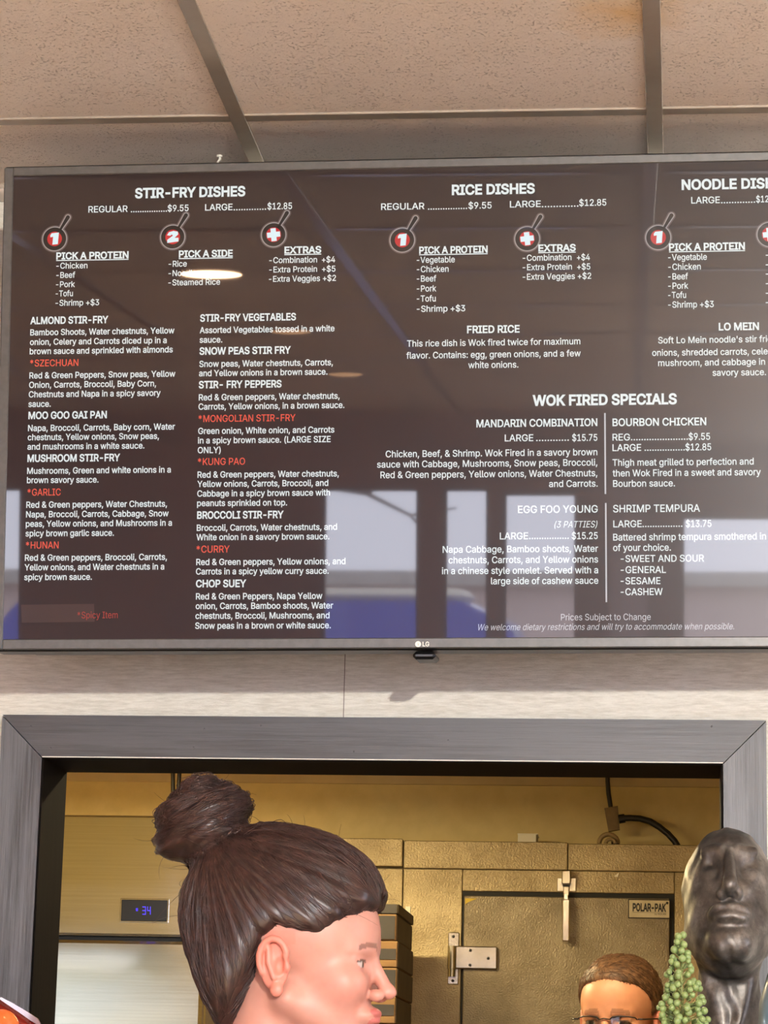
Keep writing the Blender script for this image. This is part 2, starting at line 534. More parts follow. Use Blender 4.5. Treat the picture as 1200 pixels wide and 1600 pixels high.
# recessed downlights in a row; those at the right are unseen, added for brightness
M_LAMP = mat('warm_lamp_disc', (1, .6, .3, 1), 0.5, emit=(1.0, 0.60, 0.34, 1), estr=110)
M_LAMP2 = mat('dimmer_warm_lamp_disc', (1, .6, .3, 1), 0.5, emit=(1.0, 0.55, 0.26, 1), estr=9)
M_TRIM = mat('downlight_ring', srgb(210, 200, 185), 0.4)
DL = [(-.955, 1.92, 'warm recessed downlight in the ceiling nearest the menu screen'), (-.92, .81, 'warm recessed downlight in the middle of the ceiling row'), (-.897, -.34, 'warm recessed downlight in the ceiling nearest the windows'),
      (1.5, 1.92, 'added warm downlight, unseen at the right, nearest the serving wall'), (1.5, .3, 'added warm downlight, unseen at the right, in the middle of the room'), (1.5, -1.3, 'added warm downlight, unseen at the right, nearest the back windows')]
for k, (x, y, lab) in enumerate(DL):
    t = thing('recessed_downlight', lab, 'ceiling light', (x, y, CEIL_Z), 'downlights along the ceiling')
    rs = 1.0 if k != 1 and k != 2 else .8
    obj('ring', MB().lathe([(.095 * rs, -.006), (.095 * rs, 0), (.078 * rs, 0), (.072 * rs, -.006)], (x, y, CEIL_Z)), M_TRIM, t)
    obj('lamp_lens', MB().lathe([(.0, -.009), (.05 * rs, -.008), (.073 * rs, -.005), (.073 * rs, -.001)], (x, y, CEIL_Z), 24), M_LAMP if k == 0 else M_LAMP2, t)
    area('downlight_glow', (x, y, CEIL_Z - .012), (0, 0, 0), .12, .12, 85, (1, .82, .64), spread=1.15)

# unseen spotlight added at the right rear to light the menu wall
TS = np.array([1.15, -2.4, CEIL_Z - .22])
t = thing('added_spotlight', 'black spotlight added unseen on the ceiling by the back windows to light the menu wall', 'spotlight', (TS[0], TS[1], CEIL_Z))
aim = np.array([-.35, 4.03, 1.95]) - TS; aim /= np.linalg.norm(aim)
obj('stem', MB().tube([(TS[0], TS[1], CEIL_Z), tuple(TS)], .012, 10), M_BLACK, t)
obj('can', MB().tube([tuple(TS - aim * .10), tuple(TS + aim * .06)], [.05, .06], 20), M_BLACK, t)
obj('lamp_lens', MB().tube([tuple(TS + aim * .060), tuple(TS + aim * .064)], .05, 20), mat('spot_lens', (1, 1, 1, 1), .5, emit=(1, .93, .82, 1), estr=20), t)
_l = bpy.data.lights.new('added_wall_spot', 'SPOT')
_l.energy = 1350; _l.color = (1, .95, .88); _l.spot_size = math.radians(34); _l.spot_blend = .5; _l.shadow_soft_size = .07
_o = bpy.data.objects.new('added_wall_spot', _l); COL.objects.link(_o)
_o.location = tuple(TS + aim * .08)
_o.rotation_euler = Vector(aim).to_track_quat('-Z', 'Y').to_euler()

# unseen pale counter, added to bounce the downlights up to the ceiling
ct = thing('bounce_counter', 'pale wood counter in front of the serving wall, added unseen to bounce light upward', 'counter', (-.2, 1.95, 0))
obj('counter_top', MB().rbox(-2.5, 2.6, 1.45, 2.45, .96, 1.0, .006), noisy('pale_counter_top', srgb(222, 206, 184), srgb(212, 196, 172), 5, (1, 8, 1), rough=.45), ct)
obj('counter_front', MB().rbox(-2.45, 2.55, 1.52, 1.56, .0, .96, .004), M_CASE_H, ct)
obj('end_panel', MB().rbox(-2.45, -2.41, 1.56, 2.40, 0, .96, .004), M_CASE_V, ct)
obj('end_panel', MB().rbox(2.51, 2.55, 1.56, 2.40, 0, .96, .004), M_CASE_V, ct)

# ------------------------------------------------------------------ kitchen shell
KY = 7.40
KC = atY(600, 1213, KY)[2]
KXL, KXR = -2.9, 1.6
struct('wall_kitchen', MB().box(KXL, KXR, KY, KY + .1, 0, KC + .3), M_KWALL)
struct('wall_kitchen_left', MB().box(KXL - .1, KXL, WB, KY, 0, KC + .3), M_KWALL)
struct('wall_kitchen_right', MB().box(KXR, KXR + .1, WB, KY, 0, KC + .3), M_KWALL)
struct('wall_kitchen_front', MB().box(KXL, OX0 - .001, WB + .004, WB + .012, 0, KC).box(OX1 + .001, KXR, WB + .004, WB + .012, 0, KC).box(OX0 - .001, OX1 + .001, WB + .004, WB + .012, OZ1 + .001, KC), M_KWALL)
struct('ceiling_kitchen', MB().box(KXL, KXR, WB, KY, KC, KC + .05), M_KCEIL)
kt = struct('trim_60', MB().box(KXL, KXR, KY - .014, KY, KC - .022, KC), M_KCEIL)
kl = thing('kitchen_ceiling_light', 'warm strip light on the kitchen ceiling behind the serving wall', 'ceiling light', (-1.25, 6.2, KC))
obj('housing', MB().rbox(-1.85, -.75, 6.12, 6.28, KC - .03, KC, .005), M_WHITE, kl)
M_TUBE = mat('warm_tube', (1, .75, .4, 1), 0.5, emit=(1, .68, .30, 1), estr=10)
obj('tube', MB().tube([(-1.8, 6.2, KC - .042), (-.8, 6.2, KC - .042)], .012, 10), M_TUBE, kl)
area('kitchen_strip_light', (-1.3, 6.2, KC - .06), (0, 0, 0), 1.0, .08, 70, (1, .795, .42))
kl = thing('kitchen_ceiling_light', 'unseen warm strip light added on the kitchen ceiling just inside the serving opening', 'ceiling light', (-.3, 5.0, KC))  # second strip is unseen, added as fill for the kitchen
obj('housing', MB().rbox(-.85, .25, 4.93, 5.07, KC - .03, KC, .005), M_WHITE, kl)
obj('tube', MB().tube([(-.8, 5.0, KC - .042), (.2, 5.0, KC - .042)], .012, 10), M_TUBE, kl)
area('kitchen_strip_light', (-.3, 5.0, KC - .06), (0, 0, 0), 1.0, .08, 22, (1, .80, .48))

# ------------------------------------------------------------------ lettering from font outlines
def load_font():
    try:
        p = os.path.join(bpy.utils.system_resource('DATAFILES'), 'fonts', 'Inter.woff2')
        return bpy.data.fonts.load(p)
    except Exception:
        return None
FONT = load_font()
_tc = bpy.data.curves.new('lettering_source', 'FONT')
if FONT: _tc.font = FONT
_tc.fill_mode = 'NONE'
_tc.resolution_u = 3
_to = bpy.data.objects.new('lettering_source', _tc)

def loops_of(s):
    _tc.body = s
    me = bpy.data.meshes.new_from_object(_to)
    n = len(me.vertices)
    co = np.zeros(n * 3); me.vertices.foreach_get('co', co); co = co.reshape(-1, 3)[:, :2]
    nb = {}
    for e in me.edges:
        a, b = e.vertices
        nb.setdefault(a, []).append(b); nb.setdefault(b, []).append(a)
    bpy.data.meshes.remove(me)
    seen, out = set(), []
    for s0 in range(n):
        if s0 in seen or s0 not in nb: continue
        # edges follow the vertex order: keep the outline's own direction
        lp, cur, prev = [s0], s0, None
        seen.add(s0)
        nxts = sorted(nb[s0], key=lambda k: (k != s0 + 1, k))
        while True:
            c = [k for k in (nxts if prev is None else nb[cur]) if k != prev and k not in seen]
            if not c: break
            prev, cur = cur, c[0]
            seen.add(cur); lp.append(cur)
        p = co[lp]
        keep = [0]
        for i in range(1, len(p)):
            if np.linalg.norm(p[i] - p[keep[-1]]) > 2e-3: keep.append(i)
        p = p[keep]
        if len(p) > 2 and np.linalg.norm(p[0] - p[-1]) < 2e-3: p = p[:-1]
        if len(p) >= 3: out.append(p)
    return out

def sarea(p):
    q = np.roll(p, -1, 0)
    return 0.5 * np.sum(p[:, 0] * q[:, 1] - q[:, 0] * p[:, 1])

def inside(pt, poly):
    x, y = pt; c = False
    for i in range(len(poly)):
        (x0, y0), (x1, y1) = poly[i], poly[i - 1]
        if (y0 > y) != (y1 > y) and x < (x1 - x0) * (y - y0) / (y1 - y0) + x0: c = not c
    return c

_bar = loops_of('||')
_bx = sorted(p[:, 0].min() for p in _bar)
BAR_ADV = _bx[1] - _bx[0]
BAR_X = _bx[0]
_Hl = loops_of('H')
CAP = max(p[:, 1].max() for p in _Hl)
GL = {}
OUT_SIGN = np.sign(sarea(_bar[0]))

def glyph(ch):
    if ch in GL: return GL[ch]
    ls = loops_of('|' + ch + '|')
    xs = sorted(((p[:, 0].min(), i) for i, p in enumerate(ls) if len(p) == 4 and abs(abs(sarea(p)) - abs(sarea(_bar[0]))) < 1e-4), key=lambda t: t[0])
    l, r = xs[0], xs[-1]
    adv = r[0] - l[0] - BAR_ADV
    mine = [p - np.array([l[0] - BAR_X + BAR_ADV, 0]) for i, p in enumerate(ls) if i not in (l[1], r[1])]
    GL[ch] = (adv, mine)
    return GL[ch]

def grow(p, d):
    """move an outline outward by d (towards its right or left side by its direction)"""
    q0, q1 = np.roll(p, 1, 0), np.roll(p, -1, 0)
    e0 = p - q0; e1 = q1 - p
    e0 /= np.linalg.norm(e0, axis=1, keepdims=True) + 1e-9
    e1 /= np.linalg.norm(e1, axis=1, keepdims=True) + 1e-9
    n0 = np.stack([e0[:, 1], -e0[:, 0]], 1); n1 = np.stack([e1[:, 1], -e1[:, 0]], 1)
    n = n0 + n1
    l2 = np.maximum(np.sum(n * n, axis=1, keepdims=True), 0.7)
    return p + n * (2 * d / l2) * OUT_SIGN

_GT = {}
def glyph_tris(ch, bold):
    key = (ch, bold)
    if key in _GT: return _GT[key]
    adv, ls = glyph(ch)
    vs, ts = [], []
    if ls:
        rings = [grow(p, bold) if bold else p for p in ls]
        pts = [Vector((float(a), float(b))) for r in rings for a, b in r]
        edges, k = [], 0
        for r in rings:
            edges += [(k + i, k + (i + 1) % len(r)) for i in range(len(r))]
            k += len(r)
        ov, _oe, of = delaunay_2d_cdt(pts, edges, [], 0, 1e-6)[:3]
        vs = [(v.x, v.y) for v in ov]
        V_ = np.array(vs)
        for f in of:
            c = V_[list(f)].mean(0)
            w = 0
            for r in rings:
                q = np.roll(r, -1, 0)
                up = (r[:, 1] <= c[1]) & (q[:, 1] > c[1]); dn = (r[:, 1] > c[1]) & (q[:, 1] <= c[1])
                sd = (q[:, 0] - r[:, 0]) * (c[1] - r[:, 1]) - (c[0] - r[:, 0]) * (q[:, 1] - r[:, 1])
                w += int((up & (sd > 0)).sum()) - int((dn & (sd < 0)).sum())
            if w * OUT_SIGN > 0: ts.append(tuple(f))
    _GT[key] = (adv, vs, ts)
    return _GT[key]

def text_width(s, bold=0.0):
    w = 0; xmin = None; xmax = 0
    for ch in s:
        adv, ls = glyph(ch)
        if ls:
            a = min(p[:, 0].min() for p in ls) + w; b = max(p[:, 0].max() for p in ls) + w
            xmin = a if xmin is None else xmin
            xmax = b
        w += adv
    return (xmin or 0) - bold, xmax + bold

def put_text(mb, s, u0, u1, v0, cap, to3, bold=0.0, slant=0.0, fit=None):
    """write s with its ink from u0 to u1 (or as much as fit covers), baseline v0, capital height cap"""
    a, b = text_width(fit or s, bold)
    sy = cap / CAP
    sxx = (u1 - u0) / (b - a)
    w = 0
    for ch in s:
        adv, vs, ts = glyph_tris(ch, bold)
        if vs:
            mb.add([to3(u0 + (x + w - a) * sxx + slant * y * sy, v0 + y * sy) for x, y in vs], ts)
        w += adv

# ------------------------------------------------------------------ the menu screen
TC = np.array([-0.36568, 3.76233, 1.01765 + EYE])
ta, tt, tb = math.radians(.6198), math.radians(5.1298), math.radians(.5695)
_u0 = np.array([math.cos(ta), math.sin(ta), 0]); _n0 = np.array([math.sin(ta), -math.cos(ta), 0]); _z = np.array([0, 0, 1.0])
_v1 = math.cos(tt) * _z + math.sin(tt) * _n0
TN = math.cos(tt) * _n0 - math.sin(tt) * _z
TU = math.cos(tb) * _u0 + math.sin(tb) * _v1
TV = -math.sin(tb) * _u0 + math.cos(tb) * _v1
def T(u, v, n=0.0): return tuple(TC + u * TU + v * TV + n * TN)
def px2uv(x, y):
    d = ray(x, y)
    o = TC - np.array([0, 0, EYE])
    t = (o @ TN) / (d @ TN)
    q = d * t - o
    return q @ TU, q @ TV
def px2(x, y):
    u, v = px2uv(x, y); return T(u, v, .0008)

HW, HH = .6048, .3402
def screen_mat(name, col, strength, rough=0.30):
    m = mat(name, (0.004, 0.003, 0.003, 1), rough, 0, 0.16, emit=col, estr=strength, coat=1.0)
    m.node_tree.nodes['Principled BSDF'].inputs['Coat Roughness'].default_value = 0.02
    m.node_tree.nodes['Principled BSDF'].inputs['Coat IOR'].default_value = 1.47
    return m
M_SCREEN = screen_mat('glossy_menu_screen', srgb(37, 25, 24), 1.0)
M_TXT = screen_mat('white_screen_lettering', srgb(236, 244, 244), 0.93)
M_TXT2 = screen_mat('dim_white_screen_lettering', srgb(226, 226, 230), 0.75)
M_RED = screen_mat('red_screen_lettering', srgb(236, 92, 70), 0.95)
M_RED2 = screen_mat('dull_red_screen_lettering', srgb(190, 70, 56), 0.70)
M_DISC = screen_mat('red_screen_disc', srgb(214, 36, 44), 0.8)
M_PAN = screen_mat('black_screen_pan', srgb(18, 14, 14), 1.0)
M_HALO = screen_mat('grey_screen_glow', srgb(176, 170, 168), 0.75)
M_HALO2 = screen_mat('faint_screen_glow', srgb(92, 80, 78), 1.0)
M_DIGIT = screen_mat('pale_blue_screen_digit', srgb(226, 246, 252), 0.95)
M_PATCH = screen_mat('faint_screen_patch', srgb(64, 47, 43), 1.0)

tv = thing('menu_tv', 'large black-bezelled flat screen showing the white-on-brown menu above the serving window', 'television', T(0, -HH, -.05))
scr = obj('screen', MB().box(-HW, HW, -HH, HH, -.006, 0, lambda u, v, n: T(u, v, n)), M_SCREEN, tv)
bz = MB()
bw, bt, bb = .0135, .0130, .0145
for (u0, u1, v0, v1) in ((-HW - bw, -HW, -HH - bb, HH + bt), (HW, HW + bw, -HH - bb, HH + bt), (-HW, HW, HH, HH + bt), (-HW, HW, -HH - bb, -HH)):
    bz.rbox(u0, u1, v0, v1, -.010, .0022, .0012, lambda u, v, n: T(u, v, n))
bez = obj('bezel', bz, M_BEZEL, tv)
bez['label'] = 'dark grey satin bezel'
obj('back_housing', MB().rbox(-HW - bw - .0035, HW + bw + .0035, -HH - bb - .002, HH + bt + .0045, -.070, -.0095, .003, T).rbox(-HW + .05, HW - .05, -HH + .06, HH - .12, -.10, -.070, .01, T), M_BLACK, tv)
obj('lower_rear_cover', MB().rbox(-HW + .02, HW - .02, -HH - bb + .001, -HH + .05, -.118, -.070, .004, T), M_BEZEL, tv)
obj('wall_bracket', MB().box(-.3, .3, -.05, .25, -.20, -.10, T).box(-.25, -.19, -.25, .28, -.21, -.09, T).box(.19, .25, -.25, .28, -.21, -.09, T), M_BLACK, tv)
# receiver tab and maker's mark under the centre of the screen
u, v = px2uv(662, 1024)
obj('receiver_tab', MB().rbox(u - .016, u + .016, v - .005, v + .006, -.080, -.006, .004, T), M_BLACK, tv)
lg = MB()
u, v = px2uv(653.5, 1006.7)
n = 24
lg.add([T(u + .0042 * math.cos(k * math.tau / n), v + .0042 * math.sin(k * math.tau / n), .0026) for k in range(n)], [tuple(range(n))])
ub, vb = px2uv(660.5, 1010.0)
ue, _ = px2uv(670.8, 1010.0)
put_text(lg, 'LG', ub, ue, vb, .0062, lambda a, c: T(a, c, .0026), .018)
mk = obj('maker_mark', lg, M_WHITE, bez, fix=False)
mg = MB()
mg.add([T(u - .0004 + .0010 * a, v + .0016 * c, .0028) for a, c in ((-.5, 1), (.1, 1), (.1, -1), (1.6, -1), (1.6, -.6), (.5, -.6), (.5, 1))], [tuple(range(7))])
obj('mark_line', mg, M_BEZEL, bez, fix=False)

def section(items, m, name='menu_text', n=.0008, label=None):
    b = MB()
    for it in items:
        s, xl, xr, yb, cap = it[:5]
        o = it[5] if len(it) > 5 else {}
        u0, v0 = px2uv(xl, yb)
        u1, _ = px2uv(xr, yb)
        capm = cap / 1088.0
        put_text(b, s, u0, u1, v0, capm, lambda a, c: T(a, c, n), o.get('b', 0.0), o.get('s', 0.0), o.get('fit'))
        if o.get('ul'):
            b.add([T(a, c, n) for a, c in ((u0, v0 - .0012), (u1, v0 - .0012), (u1, v0 - .0026), (u0, v0 - .0026))], [(0, 1, 2, 3)])
    o = obj(name, b, m, scr, fix=False)
    if label: o['label'] = label
    return o

B1, B2, B3 = {'b': .030}, {'b': .024}, {'b': .010}
UL = {'b': .028, 'ul': True}
def price(word, x0, x1, nd, d0, d1, pr, p0, p1, yb, yb2, cap=10.2, fit=None):
    return [(word, x0, x1, yb, cap, B3), ('.' * nd, d0, d1, yb - .4, cap, B3), (pr, p0, p1, yb2, cap, dict(B3, fit=fit))]
def lst(items, cap=9.3): return [(s, a, b, y, cap, B3) for s, a, b, y in items]

section([('STIR-FRY DISHES', 211, 383.3, 309.5, 15.2, B1)], M_TXT, 'menu_heading')
section(price('REGULAR', 138.2, 199.5, 16, 204.5, 261, '$9.55', 262, 294.7, 332.3, 330.5), M_TXT)
section(price('LARGE', 320.5, 363.4, 13, 365, 416, '$12.85', 418, 456.3, 329.2, 327.4), M_TXT)
section([('PICK A PROTEIN', 88, 201, 405.3, 10.5, UL)] + lst([('-Chicken', 88, 136.8, 420), ('-Beef', 88, 117.5, 434.5), ('-Pork', 87.5, 117, 449), ('-Tofu', 87, 114, 463.3), ('-Shrimp +$3', 86.8, 155, 478)]), M_TXT)
section([('PICK A SIDE', 279.5, 363.7, 402.3, 10.5, UL)] + lst([('-Rice', 263.5, 292, 417), ('-Noodles', 263.2, 313, 431.6), ('-Steamed Rice', 263, 344, 446.2)]), M_TXT)
section([('EXTRAS', 444.5, 502, 396.2, 10.5, UL)] + lst([('-Combination', 420.7, 495.5, 411.4), ('+$4', 503, 523.7, 410.2), ('-Extra Protein', 420.7, 495.5, 426), ('+$5', 503.2, 524.2, 424.8), ('-Extra Veggies +$2', 420.2, 525, 440.6)]), M_TXT)
section([('RICE DISHES', 706, 835.7, 304.4, 15.2, B1)], M_TXT, 'menu_heading')
section(price('REGULAR', 595.5, 663.2, 16, 668.7, 730, '$9.55', 732, 768.2, 328.2, 326.4), M_TXT)
section(price('LARGE', 796.7, 845, 13, 846.5, 904, '$12.85', 905, 947.4, 324.4, 322), M_TXT)
section([('PICK A PROTEIN', 655, 762, 396.4, 10.5, UL)] + lst([('-Vegetable', 651.2, 710.7, 411), ('-Chicken', 651.2, 701, 425.6), ('-Beef', 651.2, 681.7, 440.3), ('-Pork', 651.2, 681.7, 455.8), ('-Tofu', 651.2, 681, 471.5), ('-Shrimp +$3', 651.2, 727, 487.5)], 9.6), M_TXT)
section([('EXTRAS', 841.2, 899.7, 393.1, 10.5, UL)] + lst([('-Combination', 816.7, 893, 407.8), ('+$4', 901.5, 921.7, 406.8), ('-Extra Protein', 816.7, 893.7, 422.5), ('+$5', 901.8, 922.4, 421.5), ('-Extra Veggies +$2', 816.7, 923.8, 437.4)], 9.5), M_TXT)
section([('NOODLE DISHES', 1065, 1195, 296.4, 15.2, dict(B1, fit='NOODLE DIS'))], M_TXT, 'menu_heading')
section(price('LARGE', 1080, 1124.8, 13, 1126.5, 1180, '$12.85', 1181.5, 1201, 318.2, 316.4, 10.2, '$12'), M_TXT)
section([('PICK A PROTEIN', 1045.3, 1164, 391.8, 10.8, UL)] + lst([('-Vegetable', 1044, 1104.5, 407), ('-Chicken', 1044, 1095, 422), ('-Beef', 1044, 1075, 437), ('-Pork', 1044, 1075.4, 451.6), ('-Tofu', 1044, 1072, 466), ('-Shrimp +$3', 1044, 1115.3, 481)], 9.7), M_TXT)
section(lst([('-Combination', 1196.5, 1273, 403), ('+$4', 1281, 1301, 401.5), ('-Extra Protein', 1196.5, 1274, 418), ('+$5', 1281, 1301, 416.5), ('-Extra Veggies +$2', 1196.5, 1303, 432.5)] + [('-', 1196.5, 1200, y) for y in (447.5, 462.5, 477)], 9.5), M_TXT)
def fitted(s, a, b, y, fit, cap=9.9): return (s, a, b, y, cap, dict(B3, fit=fit))
section([('LO MEIN', 1123, 1186, 516.2, 11.2, B2), fitted("Soft Lo Mein noodle's stir fried", 1028.4, 1198.5, 536.8, "Soft Lo Mein noodle's stir fri"),
         fitted('onions, shredded carrots, celery,', 1019, 1199.5, 556.2, 'onions, shredded carrots, cele'), fitted('mushroom, and cabbage in our', 1028.4, 1195.5, 572.2, 'mushroom, and cabbage in'),
         ('savory sauce.', 1113.3, 1197, 587.3, 9.9, B3)], M_TXT)
section([('FRIED RICE', 729.8, 812, 520.6, 11.2, B2)] + lst([('This rice dish is Wok fired twice for maximum', 636, 906.8, 541.8), ('flavor. Contains: egg, green onions, and a few', 635, 907.4, 560.5), ('white onions.', 731.8, 810, 575.4)], 9.9), M_TXT)
section([('WOK FIRED SPECIALS', 832.4, 1057.6, 633.7, 15.6, B1)], M_TXT, 'menu_heading')
section([('MANDARIN COMBINATION', 744.4, 933.4, 667.6, 11.4, {'b': .018})] + price('LARGE', 788.7, 833.3, 12, 837.7, 889, '$15.75', 894, 933.4, 689.7, 689.2, 10.4) +
        lst([('Chicken, Beef, & Shrimp. Wok Fired in a savory brown', 602.6, 933.4, 714.6), ('sauce with Cabbage, Mushrooms, Snow peas, Broccoli,', 589.2, 933.4, 730.8), ('Red & Green peppers, Yellow onions, Water Chestnuts,', 594.5, 933.4, 747.3), ('and Carrots.', 857.8, 934, 761.1)], 10.2), M_TXT)
section([('BOURBON CHICKEN', 957, 1103.6, 665.8, 11.4, {'b': .018})] + price('REG', 957, 984.4, 22, 985.8, 1075, '$9.55', 1076, 1109.5, 688.5, 687.5, 10.4) + price('LARGE', 957, 1001.9, 16, 1007, 1070, '$12.85', 1071, 1111.2, 704.9, 703.9, 10.4) +
        lst([('Thigh meat grilled to perfection and', 957, 1177.7, 728), ('then Wok Fired in a sweet and savory', 957.3, 1188.8, 744.6), ('Bourbon sauce.', 957.9, 1054.7, 760.8)], 10.2), M_TXT)
section([('EGG FOO YOUNG', 809.5, 934, 801.8, 11.2, B3), ('(3 PATTIES)', 865.8, 932.3, 824.6, 10, {'s': .2})] + price('LARGE', 781, 825.2, 16, 826.8, 888.8, '$15.25', 893.5, 934, 842.9, 842.5, 10.4) +
        lst([('Napa Cabbage, Bamboo shoots, Water', 691.7, 934.6, 863.8), ('chestnuts, Carrots, and Yellow onions', 701, 934.6, 880.4), ('in a chinese style omelet. Served with a', 690.6, 934.6, 897.2), ('large side of cashew sauce', 767.2, 934.9, 913)], 10.2), M_TXT)
section([('SHRIMP TEMPURA', 957.9, 1093.7, 800.6, 11.2, B3)] + price('LARGE', 958.2, 1002.8, 16, 1003.8, 1066.3, '$13.75', 1071.6, 1111.5, 824, 823.6, 10.4) +
        lst([('Battered shrimp tempura smothered in', 958, 1197, 844.7), ('of your choice.', 958, 1048.3, 861), ('-SWEET AND SOUR', 969.8, 1099.9, 878.2), ('-GENERAL', 969.8, 1040.7, 895.6), ('-SESAME', 969.8, 1032, 912.9), ('-CASHEW', 969.8, 1035.4, 930)], 10.3), M_TXT)
section([('Prices Subject to Change', 876.6, 1016.8, 969.4, 9.8, {}), ('We welcome dietary restrictions and will try to accommodate when possible.', 745.4, 1147, 985, 9.6, {'s': .2})], M_TXT2)
dv = MB()
for (xa, ya, yb) in ((945.2, 645.5, 772), (946.5, 786, 941)):
    (a, c), (_, c2) = px2uv(xa, ya), px2uv(xa, yb)
    dv.add([T(p, q, .0008) for p, q in ((a - .0011, c2), (a + .0011, c2), (a + .0011, c), (a - .0011, c))], [(0, 1, 2, 3)])
obj('divider_line', dv, M_TXT2, scr, fix=False)

dish = [
 ('ALMOND STIR-FRY', 47.5, 169, 506.5, ['Bamboo Shoots, Water chestnuts, Yellow', 272.5, 524.2, 'onion, Celery and Carrots diced up in a', 260.5, 539.2, 'brown sauce and sprinkled with almonds', 270, 553.7], 47.3, 46.5),
 ('*SZECHUAN', 47, 122.5, 572.7, ['Red & Green Peppers, Snow peas, Yellow', 274, 591.5, 'Onion, Carrots, Broccoli, Baby Corn,', 244, 606.2, 'Chestnuts and Napa in a spicy savory', 251, 621, 'sauce.', 79.5, 636], 46, 44.5),
 ('MOO GOO GAI PAN', 44.5, 167, 654.7, ['Napa, Broccoli, Carrots, Baby corn, Water', 273.5, 673.7, 'chestnuts, Yellow onions, Snow peas,', 248.5, 688, 'and mushrooms in a white sauce.', 225.7, 702.7], 43.9, 43),
 ('MUSHROOM STIR-FRY', 43, 187.5, 721.7, ['Mushrooms, Green and white onions in a', 267, 740.5, 'brown savory sauce.', 154, 755], 42.5, 42.2),
 ('*GARLIC', 43, 95, 774.5, ['Red & Green peppers, Water Chestnuts,', 261, 793.5, 'Napa, Broccoli, Carrots, Cabbage, Snow', 263.5, 808.5, 'peas, Yellow onions, and Mushrooms in a', 268.7, 823.2, 'spicy brown garlic sauce.', 178.2, 838.2], 41.2, 40),
 ('*HUNAN', 40.5, 91.7, 857.2, ['Red & Green peppers, Broccoli, Carrots,', 261, 876.2, 'Yellow onions, and Water chestnuts in a', 256.7, 891.2, 'spicy brown sauce.', 143.7, 906.5], 39, 38),
 ('STIR-FRY VEGETABLES', 312.7, 462.5, 502.5, ['Assorted Vegetables tossed in a white', 522.7, 520.7, 'sauce.', 347.5, 535.7], 312.2, 312),
 ('SNOW PEAS STIR FRY', 311.7, 454.2, 554.2, ['Snow peas, Water chestnuts, Carrots,', 520.2, 573.5, 'and Yellow onions in a brown sauce.', 511.7, 588], 311.5, 311),
 ('STIR- FRY PEPPERS', 310.7, 440, 606.7, ['Red & Green peppers, Water chestnuts,', 530.7, 625.7, 'Carrots, Yellow onions, in a brown sauce.', 538.2, 640.2], 310.7, 310.2),
 ('*MONGOLIAN STIR-FRY', 310.2, 461.7, 659.5, ['Green onion, White onion, and Carrots', 522.5, 678.2, 'in a spicy brown sauce. (LARGE SIZE', 516.7, 693, 'ONLY)', 345, 708.2], 309.7, 309),
 ('*KUNG PAO', 309.2, 383, 726.7, ['Red & Green peppers, Water chestnuts,', 529.5, 746.5, 'Yellow onions, Carrots, Broccoli, and', 513, 761, 'Cabbage in a spicy brown sauce with', 515.7, 776, 'peanuts sprinkled on top.', 448.7, 791], 308.7, 308),
 ('BROCCOLI STIR-FRY', 308, 443, 810.5, ['Broccoli, Carrots, Water chestnuts, and', 526.7, 829.5, 'White onion in a savory brown sauce.', 514.7, 844.2], 307.5, 307),
 ('*CURRY', 307, 358.7, 863.5, ['Red & Green peppers, Yellow onions, and', 540, 883, 'Carrots in a spicy yellow curry sauce.', 513.7, 897.7], 306.7, 306.2),
 ('CHOP SUEY', 306.2, 384.5, 917.5, ['Red & Green Peppers, Napa Yellow', 503.7, 936.7, 'onion, Carrots, Bamboo shoots, Water', 520.7, 951.7, 'chestnuts, Broccoli, Mushrooms, and', 515, 967, 'Snow peas in a brown or white sauce.', 517, 982.5], 306.2, 305),
]
for (h, xl, xr, yb, body, xa, xb) in dish:
    if h[0] == '*':
        section([(h, xl, xr, yb, 10.6, {'b': .008})], M_RED, 'menu_heading', label='red dish heading')
    else:
        section([(h, xl, xr, yb, 11.0, B2)], M_TXT, 'menu_heading')
    k = len(body) // 3
    section([(body[3 * i], xa + (xb - xa) * i / max(k - 1, 1), body[3 * i + 1], body[3 * i + 2], 9.5, {'b': .014}) for i in range(k)], M_TXT)
section([('*Spicy Item', 121, 184, 966.2, 10.2, {})], M_RED2, label='dull red footnote')
obj('faint_patch', MB().add([T(*px2uv(*p), .0003) for p in ((34, 973), (148, 971.5), (147, 943.5), (33, 945))], [(0, 1, 2, 3)]), M_PATCH, scr, fix=False)

